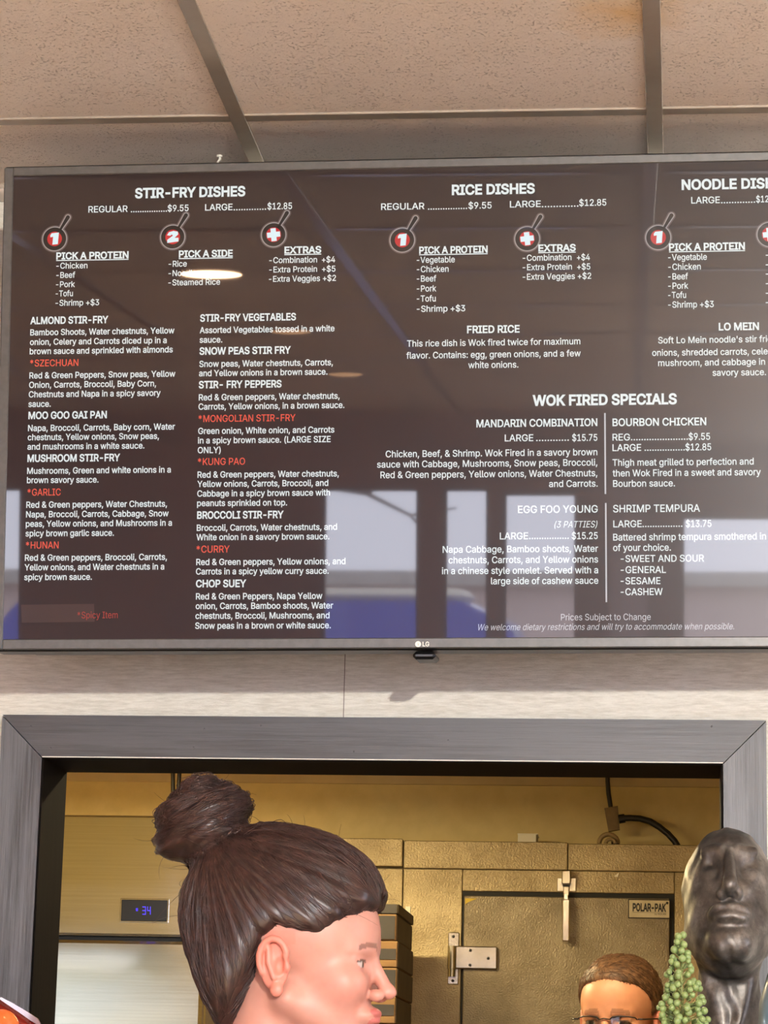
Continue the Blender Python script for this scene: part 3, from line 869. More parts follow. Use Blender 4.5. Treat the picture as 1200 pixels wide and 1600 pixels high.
# frying-pan badges
def pan_icon(cx, cy, what):
    u, v = px2uv(cx, cy)
    k = 1 / 1088.0
    def shape(b, r, grow_, n):
        m = 40
        b.add([T(u + r * k * math.cos(i * math.tau / m), v + r * k * math.sin(i * math.tau / m), n) for i in range(m)], [tuple(range(m))])
        # handle: from the rim up to the right, widening to a rounded end
        d = np.array([.512, .859]); q = np.array([-.859, .512])
        a, e = 15.0, 43.5
        w0, w1 = 1.6 + grow_, 3.2 + grow_
        pts = [a * d + w0 * q, (e - 3) * d + w1 * q]
        for j in range(1, 8):
            an = math.pi * (.5 - j / 8)
            pts.append((e - 3) * d + w1 * math.sin(an) * q + (w1 * math.cos(an)) * d)
        pts += [(e - 3) * d - w1 * q, a * d - w0 * q]
        b.add([T(u + p[0] * k, v + p[1] * k, n) for p in pts], [tuple(range(len(pts)))])
        return b
    root = obj('pan_badge', shape(MB(), 18.6, 0, .0009), M_PAN, scr, fix=False)
    root['label'] = 'black frying-pan badge with red disc'
    # the glow lies behind the pan, still part of the badge
    gl = MB(); shape(gl, 22.0, 3.4, .0003)
    obj('faint_glow', gl, M_HALO2, scr, fix=False)
    g2 = MB(); shape(g2, 20.2, 1.5, .0006)
    obj('glow', g2, M_HALO, scr, fix=False)
    m = 32
    obj('disc', MB().add([T(u + 11.8 * k * math.cos(i * math.tau / m), v + 11.8 * k * math.sin(i * math.tau / m), .0011) for i in range(m)], [tuple(range(m))]), M_DISC, scr, fix=False)
    b = MB()
    if what == '+':
        w, r = 4.2, 10.4
        c, s_ = math.cos(.1), math.sin(.1)
        P_ = [(-w, r), (w, r), (w, w), (r, w), (r, -w), (w, -w), (w, -r), (-w, -r), (-w, -w), (-r, -w), (-r, w), (-w, w)]
        b.add([T(u + (p * c - q * s_) * k, v + (p * s_ + q * c) * k, .0013) for p, q in P_], [tuple(range(12))])
    elif what == '1':
        P_ = [(-7.5, 6.5), (-5.5, 9.6), (6.2, 9.6), (6.2, -9.2), (-2.6, -9.2), (-2.6, 3.6), (-7.0, 3.2)]
        b.add([T(u + (p - q * -.08) * k, v + (q + p * .1) * k, .0013) for p, q in P_], [tuple(range(7))])
    else:
        P_ = [(-9, 4), (-6, 8.5), (1, 9.6), (8, 7.5), (9, 3), (3, -2), (9.4, -2.6), (9.4, -8.6), (-8.6, -8.6), (-8.6, -3.6), (0.5, 2.2), (-1.5, 4.2), (-4, 2.4)]
        b.add([T(u + p * k, v + (q + p * .12) * k, .0013) for p, q in P_], [tuple(range(len(P_)))])
    obj('digit', b, M_DIGIT, scr, fix=False)
for (cx, cy, w) in ((85.5, 373.5, '1'), (270, 370.5, '2'), (427.7, 367, '+'), (628.7, 375.3, '1'), (823.7, 373.2, '+'), (1028.5, 371.3, '1'), (1202.5, 366.5, '+')):
    pan_icon(cx, cy, w)

# ------------------------------------------------------------------ kitchen: walk-in cooler
def wbox(b, x0, y0, x1, y1, Yf, Yb, r=0.0):
    """box on a plane facing the room whose front fills the given picture rectangle at depth Yf"""
    p = atY(x0, y1, Yf); q = atY(x1, y0, Yf)
    if r: return b.rbox(p[0], q[0], Yf, Yb, p[2], q[2], r)
    return b.box(p[0], q[0], Yf, Yb, p[2], q[2])
def hx(x, y, Y): return atY(x, y, Y)
CY = 7.20
cl = atY(470, 1500, CY)[0]; cr = atY(1260, 1400, CY)[0]
ctop = hx(800, 1315.5, CY)[2]; chead = hx(800, 1359.0, CY)[2]
xs1 = hx(630.5, 1340, CY)[0]; xs2 = hx(887.5, 1340, CY)[0]
dx0, dx1 = hx(721.5, 1500, CY)[0], hx(1052.5, 1440, CY)[0]
dtop = hx(890, 1394.5, CY)[2]
cool = thing('walk_in_cooler', 'aged grey metal walk-in cooler with a strap-hinged door at the back of the kitchen', 'cooler', ((cl + cr) / 2, CY, 0))
obj('body', MB().box(cl, cr, CY + .02, KY - .003, 0, ctop - .002), M_COOLER, cool)
hp = MB()
hp.rbox(cl, xs1 - .002, CY - .008, CY + .02, chead + .004, ctop + .004, .002)
obj('header_plate', hp, M_COOLER, cool)
obj('header_plate', MB().rbox(xs1 + .001, xs2 - .001, CY - .006, CY + .02, chead, ctop, .002), M_COOLER, cool)
obj('header_plate', MB().rbox(xs2 + .001, cr, CY - .006, CY + .02, chead, ctop - .003, .002), M_COOLER, cool)
obj('wall_panel', MB().rbox(cl, xs1 - .001, CY, CY + .02, 0, chead - .001, .0015), M_COOLER, cool)
obj('wall_panel', MB().rbox(xs1 + .001, dx0 - .002, CY - .001, CY + .02, 0, chead - .001, .0015), M_COOLER, cool)
obj('wall_panel', MB().rbox(dx1 + .003, cr, CY - .001, CY + .02, 0, chead - .001, .0015), M_COOLER, cool)
obj('door_head', MB().rbox(dx0 - .001, dx1 + .002, CY - .002, CY + .02, dtop, chead - .001, .0015), M_COOLER, cool)
obj('door_gasket', MB().box(dx0, dx1, CY + .004, CY + .021, .02, dtop), M_GASKET, cool)
dr = obj('door', MB().rbox(dx0 + .004, dx1 - .0105, CY - .004, CY + .0045, .03, dtop - .0125, .002), M_COOLDOOR, cool)
# strap hinge on the left of the door
hg = MB()
for (x0, y0, x1, y1, f, bk) in ((699, 1457, 717.5, 1538, CY - .006, CY), ):
    wbox(hg, x0, y0, x1, y1, f, bk, .002)
wbox(hg, 704, 1479.0, 777, 1513.5, CY - .016, CY - .006, .003)
p = hx(706, 1496, CY - .018)
pz0, pz1 = hx(706, 1514, CY - .018)[2], hx(706, 1478, CY - .018)[2]
hg.tube([(p[0], CY - .018, pz0), (p[0], CY - .018, pz1)], .0115, 16)
pz2 = hx(706, 1526, CY - .018)[2]
hg.tube([(p[0], CY - .014, pz2), (p[0], CY - .014, pz0)], .0095, 16)
hing = obj('strap_hinge', hg, M_CHROME2, cool)
for (x, y) in ((708, 1463), (707, 1532), (735, 1485), (734.5, 1508), (763, 1497.5)):
    q = hx(x, y, CY - .016)
    obj('screw', MB().ball((q[0], CY - .016 if x > 720 else CY - .006, q[2]), (.004, .0016, .004), 10, 6), M_INK, hing)
# latch over the door head
lt = MB()
wbox(lt, 870.5, 1372, 900, 1392.5, CY - .005, CY - .001, .001)
wbox(lt, 877.5, 1359.5, 892, 1381.5, CY - .030, CY - .003, .003)
latch = obj('door_latch', lt, M_CHROME2, cool)
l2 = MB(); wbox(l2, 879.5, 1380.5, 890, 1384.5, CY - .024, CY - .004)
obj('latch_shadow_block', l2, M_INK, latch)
l3 = MB(); wbox(l3, 880, 1384.5, 889.5, 1400, CY - .020, CY - .004, .002)
obj('latch_bolt', l3, M_CHROME2, latch)
l4 = MB(); wbox(l4, 877.8, 1405, 890.5, 1471, CY - .034, CY - .022, .003)
wbox(l4, 881, 1396, 887.5, 1408, CY - .026, CY - .018, .001)
wbox(l4, 881, 1462, 887.5, 1468, CY - .023, CY - .0035)
hd = obj('latch_handle', l4, M_CHROME, latch); hd['label'] = 'bright chrome pull handle'
# maker's plate with its lettering
bq = MB(); wbox(bq, 981.5, 1405.8, 1047.2, 1434.8, CY - .0062, CY - .0038, .001)
obj('plate_edge', bq, M_INK, cool)
bp = MB(); wbox(bp, 982.5, 1406.7, 1046.3, 1433.7, CY - .007, CY - .0038, .0015)
plate = obj('name_plate', bp, noisy('pale_metal_plate', srgb(196, 184, 158), srgb(180, 168, 140), 30, rough=.5, metal=.2), cool)
pt = MB()
a, b_ = hx(988.5, 1423.2, CY - .0074), hx(1040.5, 1424.2, CY - .0074)
dzx = (b_[2] - a[2]) / (b_[0] - a[0])
P3 = lambda uu, vv: (uu, CY - .0074, vv)
put_text(pt, 'POLAR-PAK', a[0], b_[0], (a[2] + b_[2]) / 2, 11.3 * CY / FPX, P3, .035)
a, b_ = hx(1023, 1429.6, CY - .0074), hx(1040.5, 1429.6, CY - .0074)
put_text(pt, 'by NOLAN', a[0], b_[0], a[2], 2.9 * CY / FPX, P3, .0)
a, b_ = hx(988.5, 1425.6, CY - .0074), hx(1041, 1425.6, CY - .0074)
pt.box(a[0], b_[0], CY - .0074, CY - .0072, a[2], a[2] + .0006)
q = hx(1042.5, 1411, CY - .0074); pt.ball((q[0], CY - .007, q[2]), (.0035, .001, .0035), 10, 6)
obj('plate_lettering', pt, M_INK, plate)
M_YEL = noisy('yellow_tape_scrap', srgb(196, 168, 50), srgb(176, 150, 40), 40, rough=.6)
a = hx(727, 1404, CY); b_ = hx(746, 1404, CY); c_ = hx(727, 1413.5, CY)
obj('tape_scrap', MB().prism([(a[0], a[2]), (b_[0], b_[2]), (a[0] + .008, c_[2] + .006), (c_[0], c_[2])], lambda x, z: (x, CY - .0048, z), lambda x, z: (x, CY - .0038, z)), M_YEL, dr)
pf = hx(963, 1367, CY); obj('paint_flake', MB().prism([(pf[0] - .006, pf[2] - .004), (pf[0] + .004, pf[2] - .006), (pf[0] + .007, pf[2] + .006)], lambda x, z: (x, CY - .004, z), lambda x, z: (x, CY - .001, z)), M_WHITE, cool)

# on top of the cooler
yy = 7.26
p = hx(809, 1316.5, yy); q = hx(838, 1302.5, yy)
t = thing('carton', 'small white open carton lying on top of the cooler', 'box', ((p[0] + q[0]) / 2, yy, ctop))
obj('box_body', MB().rbox(p[0], q[0], yy, yy + .10, ctop, q[2] - .002, .001), M_WHITE, t)
obj('box_flap', MB().hexa([(p[0] - .001, yy - .002, q[2] - .003), (q[0] + .004, yy - .002, q[2] - .003), (q[0] + .003, yy + .09, q[2] - .003), (p[0] - .001, yy + .09, q[2] - .003), (p[0] - .001, yy - .002, q[2]), (q[0] + .004, yy - .002, q[2]), (q[0] + .003, yy + .09, q[2]), (p[0] - .001, yy + .09, q[2])]), M_WHITE, t)
q2 = hx(870, 1316, yy)
tag(obj('paper_sheet', MB().hexa([(q[0] + .004, yy, ctop), (q2[0], yy, ctop), (q2[0] - .01, yy + .08, ctop), (q[0] + .01, yy + .08, ctop), (q[0] + .004, yy, ctop + .007), (q2[0], yy, ctop + .001), (q2[0] - .01, yy + .08, ctop + .001), (q[0] + .01, yy + .08, ctop + .008)]), M_WHITE, base=(q[0], yy, ctop)), 'flat pale sheet beside the small white carton on the cooler', 'paper')
yj = 7.34
a = hx(956, 1298, yj)
jb = thing('junction_box', 'tan electrical junction box on the wall above the cooler', 'electrical box', (a[0], yj, ctop))
JC = [(944.5, 1264), (965.5, 1260.5), (968.5, 1297), (951, 1300.5)]
b = MB().prism([(hx(x, y, yj)[0], hx(x, y, yj)[2]) for x, y in JC], lambda x, z: (x, yj - .02, z), lambda x, z: (x, yj + .0, z))
obj('box_body', b, M_BOXMETAL, jb)
b = MB().prism([(hx(x, y, yj)[0], hx(x, y, yj)[2]) for x, y in ((946.5, 1266.5), (963.5, 1264), (966, 1295), (952.5, 1298))], lambda x, z: (x, yj - .023, z), lambda x, z: (x, yj - .02, z))
obj('cover', b, M_BOXMETAL, jb)
b = MB(); p0 = hx(949.5, 1221, yj); p1 = hx(954.5, 1263, yj)
obj('conduit', MB().tube([(p0[0], yj - .01, KC - .001), (p0[0], yj - .01, p0[2]), (hx(951, 1240, yj)[0], yj - .01, hx(951, 1240, yj)[2]), (p1[0], yj - .01, p1[2])], .0062, 10), M_CABLE, jb)
cb = [hx(x, y, yj) for x, y in ((967, 1281), (973, 1279.5), (985, 1279), (1000, 1280), (1016, 1284.5), (1030, 1293), (1044, 1304), (1054, 1315), (1060, 1325))]
obj('cable', MB().tube([(c[0], yj - .015, c[2]) for c in cb], .0085, 12), M_CABLE, jb)
obj('cable_gland', MB().tube([(cb[0][0], yj - .015, cb[0][2]), (cb[1][0] + .006, yj - .015, cb[1][2])], .012, 12), M_CABLE, jb)
cc = hx(951, 1315, yj - .03); rr = cc[0] - hx(936.5, 1315, yj - .03)[0]
hs = thing('hose_coil', 'tan hose loop on top of the cooler below the junction box', 'hose', (cc[0], yj - .05, ctop))
obj('outer_loop', MB().tube([(cc[0] + rr * math.cos(an), yj - .05, ctop + .008 + max(0, rr * math.sin(an)) * 1.0) for an in np.linspace(0, math.pi, 20)], .0065, 10), M_HOSE, hs)
obj('inner_loop', MB().tube([(cc[0] + .006 + rr * .5 * math.cos(an), yj - .065, ctop + .007 + rr * .45 * math.sin(an)) for an in np.linspace(0, math.pi, 16)], .005, 10), M_HOSE, hs)
obj('dark_loop', MB().tube([(cc[0] + rr * .75 + .006 * math.cos(an), yj - .05, ctop + .006 + rr * .8 * math.sin(an)) for an in np.linspace(0, math.pi, 16)], .005, 10), M_CABLE, hs)

# ------------------------------------------------------------------ kitchen: reach-in refrigerator at the left
FY = 5.0
f0 = hx(20, 1470, FY)[0]; f1 = hx(317, 1560, FY)[0]
ftop = hx(150, 1273.5, FY)[2]; fh = hx(150, 1461.5, FY)[2]; fd = hx(150, 1469.5, FY)[2]
fr = thing('reach_in_refrigerator', 'stainless reach-in refrigerator with a blue digital readout behind the woman', 'refrigerator', ((f0 + f1) / 2, FY, 0))
obj('body', MB().rbox(f0, f1, FY + .03, FY + .85, .1, ftop - .01, .004), M_STEEL, fr)
obj('header_panel', MB().rbox(f0, f1, FY, FY + .03, fh, ftop, .004), M_STEEL, fr)
obj('shadow_gap', MB().box(f0 + .003, f1 - .003, FY + .02, FY + .03, fd, fh), M_GASKET, fr)
fdoor = obj('door', MB().rbox(f0, f1, FY - .012, FY + .02, .22, fd, .006), M_STEEL, fr)
obj('door_handle', MB().rbox(f0 + .03, f0 + .05, FY - .05, FY - .03, 1.0, 1.3, .004).rbox(f0 + .03, f0 + .05, FY - .032, FY - .012, 1.0, 1.03, .002).rbox(f0 + .03, f0 + .05, FY - .032, FY - .012, 1.27, 1.3, .002), M_STEEL, fdoor)
for k in range(4):
    lx = (f0 + .06) if k % 2 == 0 else (f1 - .06); ly = FY + .09 if k < 2 else FY + .78
    obj('foot', MB().tube([(lx, ly, 0), (lx, ly, .1)], .025, 12), M_BLACK, fr)
b = MB(); wbox(b, 186.5, 1404.5, 264, 1441, FY - .003, FY + .001, .001)
fp = obj('display_frame', b, M_STEEL, fr)
b = MB(); wbox(b, 188.5, 1406.5, 262, 1439, FY - .0042, FY, .001)
dp = obj('display', b, M_BLACK, fr); dp['label'] = 'black display with blue digits'
M_BLUE = mat('blue_display_digits', (.02, .01, .1, 1), .5, emit=srgb(70, 52, 255), estr=1.6)
sg = MB()
def seg7(b, x, y, w, h, segs):
    t_ = 1.1
    R_ = {'a': (x, y, x + w, y + t_), 'g': (x, y + h / 2 - t_ / 2, x + w, y + h / 2 + t_ / 2), 'd': (x, y + h - t_, x + w, y + h),
          'f': (x, y, x + t_, y + h / 2), 'b': (x + w - t_, y, x + w, y + h / 2), 'e': (x, y + h / 2, x + t_, y + h), 'c': (x + w - t_, y + h / 2, x + w, y + h)}
    for s_ in segs: wbox(b, *R_[s_], FY - .0050, FY - .0044)
seg7(sg, 222.5, 1416.5, 5.4, 12.5, 'abgcd'); seg7(sg, 230, 1416.5, 5.4, 12.5, 'fgbc'); seg7(sg, 212.5, 1419, 2.8, 4.4, 'abcdef')
obj('display_digits', sg, M_BLUE, dp)

bw_ = thing('reflector_board', 'white board added unseen left of the opening for the refrigerator door to reflect', 'board', (-1.6, WB + .012, 1.0))  # added reflector, gives the refrigerator door its pale reflection
obj('board', MB().rbox(-2.6, OX0 - .02, WB + .0125, WB + .024, .6, 1.69, .002), mat('white_board', srgb(232, 234, 232), .5), bw_)
sh_ = thing('board_fill_lamp', 'cool white strip lamp added unseen above the white board to light it', 'lamp', (-1.6, WB + .012, 1.735))  # added lamp, only there to brighten the reflector board
obj('housing', MB().rbox(-2.4, OX0 - .1, WB + .0125, WB + .30, 1.735, 1.76, .004), M_JAMB, sh_)
obj('tube', MB().tube([(-2.35, WB + .24, 1.728), (OX0 - .15, WB + .24, 1.728)], .010, 10), mat('cool_tube', (1, 1, 1, 1), .5, emit=(.9, .95, 1, 1), estr=3), sh_)
area('board_fill_light', ((-2.35 + OX0 - .15) / 2, WB + .24, 1.715), (-0.5, 0, 0), 1.2, .05, 4.5, (.74, .88, 1))

# rods hanging from the kitchen ceiling near the serving wall
hy = 6.9
t = thing('ceiling_hanger', 'pair of dark rods hanging from the kitchen ceiling above the bun of hair', 'hanger', (hx(273, 1205, hy)[0], hy, KC))
for x0, x1 in ((268.5, 270.5), (281, 277.5)):
    a, c = hx(x0, 1206, hy), hx(x1, 1262, hy)
    obj('rod', MB().tube([(a[0], hy, KC), (c[0], hy, c[2])], .0055, 10), M_CABLE, t)
a, c = hx(268.5, 1262, hy), hx(280, 1262, hy)
obj('crossbar', MB().rbox(a[0] - .01, c[0] + .01, hy - .01, hy + .01, a[2] - .012, a[2] + .004, .002), M_CABLE, t)

# stack of cartons left of the cooler door
SY = 6.62
sx1 = hx(620, 1500, SY)[0]; sx0 = sx1 - .34
ztop = hx(620, 1412, SY)[2]
zz = [0, .27, .54, .81, 1.08, 1.35]
zr = [hx(620, y, SY)[2] for y in (1600, 1557, 1512, 1470, 1428)]
lev = [0, .28, .56, .84, 1.12, 1.38] + [z for z in zr if z > 1.40] + [ztop]
lev = sorted(set(round(z, 4) for z in lev))
labs = ['kraft', 'black', 'kraft']
for k in range(len(lev) - 1):
    top = k == len(lev) - 2
    dark = (len(lev) - 2 - k) % 2 == 1 or top
    t = thing('carton', ('dark topmost carton of the stack beside the cooler door' if top else '%s carton, number %d from the top of the stack beside the cooler door' % ('black printed' if dark else 'kraft brown', len(lev) - 1 - k)), 'box', ((sx0 + sx1) / 2, SY, lev[k]), 'cartons stacked beside the cooler door')
    jx = rng.uniform(-.004, .004)
    obj('box_body', MB().rbox(sx0 + jx, sx1 + jx, SY, SY + .38, lev[k] + .0005, lev[k + 1] - .001, .002), M_GREYCARD if top else M_CARD, t)
    h_ = lev[k + 1] - lev[k]
    obj('printed_panel', MB().box(sx0 + jx + (.02 if dark else .2), sx1 + jx - .004, SY - .0012, SY + .001, lev[k] + h_ * (.06 if dark else .3), lev[k + 1] - h_ * (.08 if dark else .3)), M_BLACKCARD, t)
    obj('side_panel', MB().box(sx1 + jx - .001, sx1 + jx + .0012, SY + .004, SY + .376, lev[k] + h_ * .04, lev[k + 1] - h_ * .04), M_GREYCARD, t)
a = hx(633.5, 1416, CY - .004); c = hx(641, 1441, CY - .004)
obj('paper_tag', MB().rbox(a[0], c[0], CY - .0045, CY - .0005, c[2], a[2], .001), M_WHITE, cool)

# ------------------------------------------------------------------ sculpted bodies: distance fields meshed with surface nets
def smin(a, b, k):
    h = np.clip(.5 + .5 * (b - a) / k, 0, 1)
    return b * (1 - h) + a * h - k * h * (1 - h)
def smax(a, b, k): return -smin(-a, -b, k)
def ell(P, c, r):
    q = (P - np.array(c, np.float32)) / np.array(r, np.float32)
    k0 = np.sqrt((q * q).sum(-1)) + 1e-6
    q2 = q / np.array(r, np.float32)
    k1 = np.sqrt((q2 * q2).sum(-1)) + 1e-9
    return k0 * (k0 - 1) / k1
def cone(P, a, b, ra, rb):
    a = np.array(a, np.float32); b = np.array(b, np.float32)
    d = b - a
    t = np.clip(((P - a) @ d) / max(float(d @ d), 1e-9), 0, 1)
    q = P - a - t[..., None] * d
    return np.sqrt((q * q).sum(-1)) - (ra + (rb - ra) * t)
def chain(P, pts, rads, k=0):
    out = None
    for i in range(len(pts) - 1):
        d = cone(P, pts[i], pts[i + 1], rads[i], rads[i + 1])
        out = d if out is None else (smin(out, d, k) if k else np.minimum(out, d))
    return out
def poly2(X, Z, poly):
    """signed distance to a closed 2D polygon"""
    poly = np.array(poly, np.float32)
    d = np.full(X.shape, 1e9, np.float32); s = np.ones(X.shape, np.float32)
    for i in range(len(poly)):
        a, b = poly[i], poly[i - 1]
        e = b - a; wx, wz = X - a[0], Z - a[1]
        t = np.clip((wx * e[0] + wz * e[1]) / max(e @ e, 1e-9), 0, 1)
        d = np.minimum(d, (wx - e[0] * t) ** 2 + (wz - e[1] * t) ** 2)
        c1, c2, c3 = Z >= a[1], Z < b[1], e[0] * wz > e[1] * wx
        flip = (c1 & c2 & c3) | (~c1 & ~c2 & ~c3)
        s = np.where(flip, -s, s)
    return s * np.sqrt(d)

def nets(f, lo, hi, h):
    """surface nets of f<0 on a grid of step h; f takes (N,3) and gives (N)"""
    lo = np.array(lo, float); hi = np.array(hi, float)
    n = np.maximum(np.ceil((hi - lo) / h).astype(int) + 1, 4)
    ax = [lo[i] + h * np.arange(n[i]) for i in range(3)]
    V = np.empty(n, np.float32)
    for i in range(0, n[0], 16):
        g = np.stack(np.meshgrid(ax[0][i:i + 16], ax[1], ax[2], indexing='ij'), -1).astype(np.float32)
        V[i:i + 16] = f(g.reshape(-1, 3)).reshape(g.shape[:3])
    V[0] = V[-1] = 1; V[:, 0] = V[:, -1] = 1; V[:, :, 0] = V[:, :, -1] = 1
    S = V < 0
    m = n - 1
    acc = np.zeros((*m, 3), np.float32); cnt = np.zeros(m, np.float32)
    for axis in range(3):
        o = [a for a in range(3) if a != axis]
        for a in (0, 1):
            for b in (0, 1):
                sl0 = [None] * 3; sl1 = [None] * 3
                sl0[axis] = slice(0, m[axis]); sl1[axis] = slice(1, m[axis] + 1)
                for oo, v in zip(o, (a, b)):
                    sl0[oo] = sl1[oo] = slice(v, v + m[oo])
                A, B = V[tuple(sl0)], V[tuple(sl1)]
                c = (A < 0) != (B < 0)
                t = np.where(c, A / np.where(c, A - B, 1), 0)
                p = np.zeros((*m, 3), np.float32)
                p[..., axis] = t; p[..., o[0]] = a; p[..., o[1]] = b
                acc += p * c[..., None]; cnt += c
    on = cnt > 0
    idx = -np.ones(m, np.int64); idx[on] = np.arange(on.sum())
    g = np.stack(np.meshgrid(*[np.arange(k) for k in m], indexing='ij'), -1)[on]
    P = lo + h * (g + acc[on] / cnt[on][:, None])
    F = []
    for axis in range(3):
        o1, o2 = (axis + 1) % 3, (axis + 2) % 3
        sa = [slice(1, m[i]) for i in range(3)]; sb = list(sa)
        sa[axis] = slice(0, m[axis]); sb[axis] = slice(1, m[axis] + 1)
        A, B = S[tuple(sa)], S[tuple(sb)]
        e = np.argwhere(A != B)
        if not len(e): continue
        up = A[tuple(e.T)]
        base = e.copy()
        for i in range(3):
            if i != axis: base[:, i] += 1
        def at_(d1, d2):
            q = base.copy(); q[:, o1] -= d1; q[:, o2] -= d2
            return idx[tuple(q.T)]
        quad = np.stack([at_(1, 1), at_(0, 1), at_(0, 0), at_(1, 0)], 1)
        quad[~up] = quad[~up][:, ::-1]
        F.append(quad)
    return P, np.concatenate(F)

def field_obj(name, P, F, m, parent, M, colors=None):
    """M maps local points (N,3) to world"""
    off = np.array(BASE.get(parent.name, (0, 0, 0)) if parent is not None else (0, 0, 0))
    W = M(P) - off
    me = bpy.data.meshes.new(name)
    me.from_pydata(W.tolist(), [], F.tolist())
    me.polygons.foreach_set('use_smooth', [True] * len(me.polygons))
    if colors is not None:
        at = me.color_attributes.new('Col', 'FLOAT_COLOR', 'POINT')
        c = np.ones((len(P), 4), np.float32); c[:, :3] = colors
        at.data.foreach_set('color', c.ravel())
    me.materials.append(m)
    o = bpy.data.objects.new(name, me)
    COL.objects.link(o)
    o.parent = parent
    if parent is not None: BASE[o.name] = tuple(off)
    return o

def lin(r, g, b): return np.array(srgb(r, g, b)[:3], np.float32)

def skin_mat(name, rough=.45):
    m = mat(name, (.6, .4, .3, 1), rough, 0, .4)
    q = NT(m)
    vc = q.n('VertexColor'); vc.layer_name = 'Col'
    ns = q.n('TexNoise'); ns.inputs['Scale'].default_value = 60; ns.inputs['Detail'].default_value = 3
    q.l(q.co.outputs['Object'], ns.inputs['Vector'])
    rp = q.ramp(ns.outputs['Fac'], [(.3, (.93, .90, .90)), (.7, (1, 1, 1))])
    mx = q.n('MixRGB', blend_type='MULTIPLY'); mx.inputs[0].default_value = 1
    q.l(vc.outputs['Color'], mx.inputs[1]); q.l(rp, mx.inputs[2])
    q.l(mx.outputs[0], q.b.inputs['Base Color'])
    q.b.inputs['Subsurface Weight'].default_value = .12
    q.b.inputs['Subsurface Radius'].default_value = (.010, .004, .002)
    q.b.inputs['Subsurface Scale'].default_value = .5
    return m
M_SKIN = skin_mat('skin')

# head in millimetres: origin midway between the ear canals, x forward, y to the person's left, z up
def head_field(P, male=False, ears=True, stylised=False):
    A = np.abs(P[:, 1])
    Q = np.stack([P[:, 0], A, P[:, 2]], -1)          # mirrored half
    d = ell(P, (0, 0, 50), (95, 75, 80))
    d = smin(d, ell(P, (38, 0, 38), (62, 62, 68)), 18)      # forehead
    d = smin(d, ell(P, (42, 0, -22), (50, 57, 70)), 20)     # mid face
    d = smin(d, cone(Q, (2, 52, -36), (74, 15, -84), 20 if male else 17, 15 if male else 13), 20)   # jaw line
    d = smin(d, ell(P, (76, 0, -82), (19, 22 if male else 17, 17)), 14)   # chin
    d = smin(d, ell(Q, (66, 36, -16), (27, 24, 24)), 16)    # cheek
    d = smin(d, cone(Q, (89, 12, 24), (77, 42, 24), 8 if male else 6, 6), 14)   # brow
    d = smax(d, -ell(Q, (103, 32, 7), (17, 19, 11)), 9)     # eye socket
    eye = ell(Q, (76, 32, 7), (13, 13.5, 12.5))
    d = smin(d, eye, 2.5)
    # lids
    d = smin(d, cone(Q, (84, 20, 12), (80, 45, 12), 3.4, 3), 4)
    d = smin(d, cone(Q, (84, 20, 0), (79, 45, 1), 2.6, 2.4), 4)
    # nose
    d = smin(d, cone(P, (92, 0, 14), (111, 0, -22), 7, 8.5), 9)
    d = smin(d, ell(P, (114, 0, -25), (9.5, 9, 8)), 6)
    d = smin(d, ell(Q, (101, 12.5, -29), (10, 7, 7.5)), 5)
    d = smax(d, -ell(Q, (106, 6.5, -36), (6, 3.6, 5)), 3)   # nostril
    # lips
    d = smin(d, ell(P, (86, 0, -53), (19, 26, 13)), 8)
    d = smin(d, ell(P, (95, 0, -49.5), (10, 19, 5)), 4)
    d = smin(d, ell(P, (94, 0, -59.5), (9.5, 17, 5.5)), 4)
    d = smax(d, -cone(Q, (108, 0, -54.5), (97, 23, -55.5), 2.2, 1.6), 2.5)
    d = smax(d, -ell(P, (101, 0, -69), (9, 20, 5)), 6)
    if ears:
        base = ell(Q, (-10, 73, 1), (18, 6, 29))
        th = np.linspace(-.3 * math.pi, 1.22 * math.pi, 12)
        hel = [(-11 + 17 * math.cos(t) - (3 if t < 0 else 0), 78 + 3 * math.sin(t), 8 + 24 * math.sin(t)) for t in th]
        d = smin(d, base, 4)
        d = smin(d, chain(Q, hel, [4.2] * 12), 2.5)
        d = smin(d, ell(Q, (-6, 77, -27), (8, 5, 9)), 4)
        d = smax(d, -ell(Q, (-3, 82, 0), (7, 8, 11)), 3)
        d = smin(d, chain(Q, [(-17, 79, 22), (-16, 80, 4), (-9, 80, -14)], [3.2, 3.4, 3]), 3)
        d = smin(d, ell(Q, (6, 77, -1), (4, 4, 6)), 2)
    return d

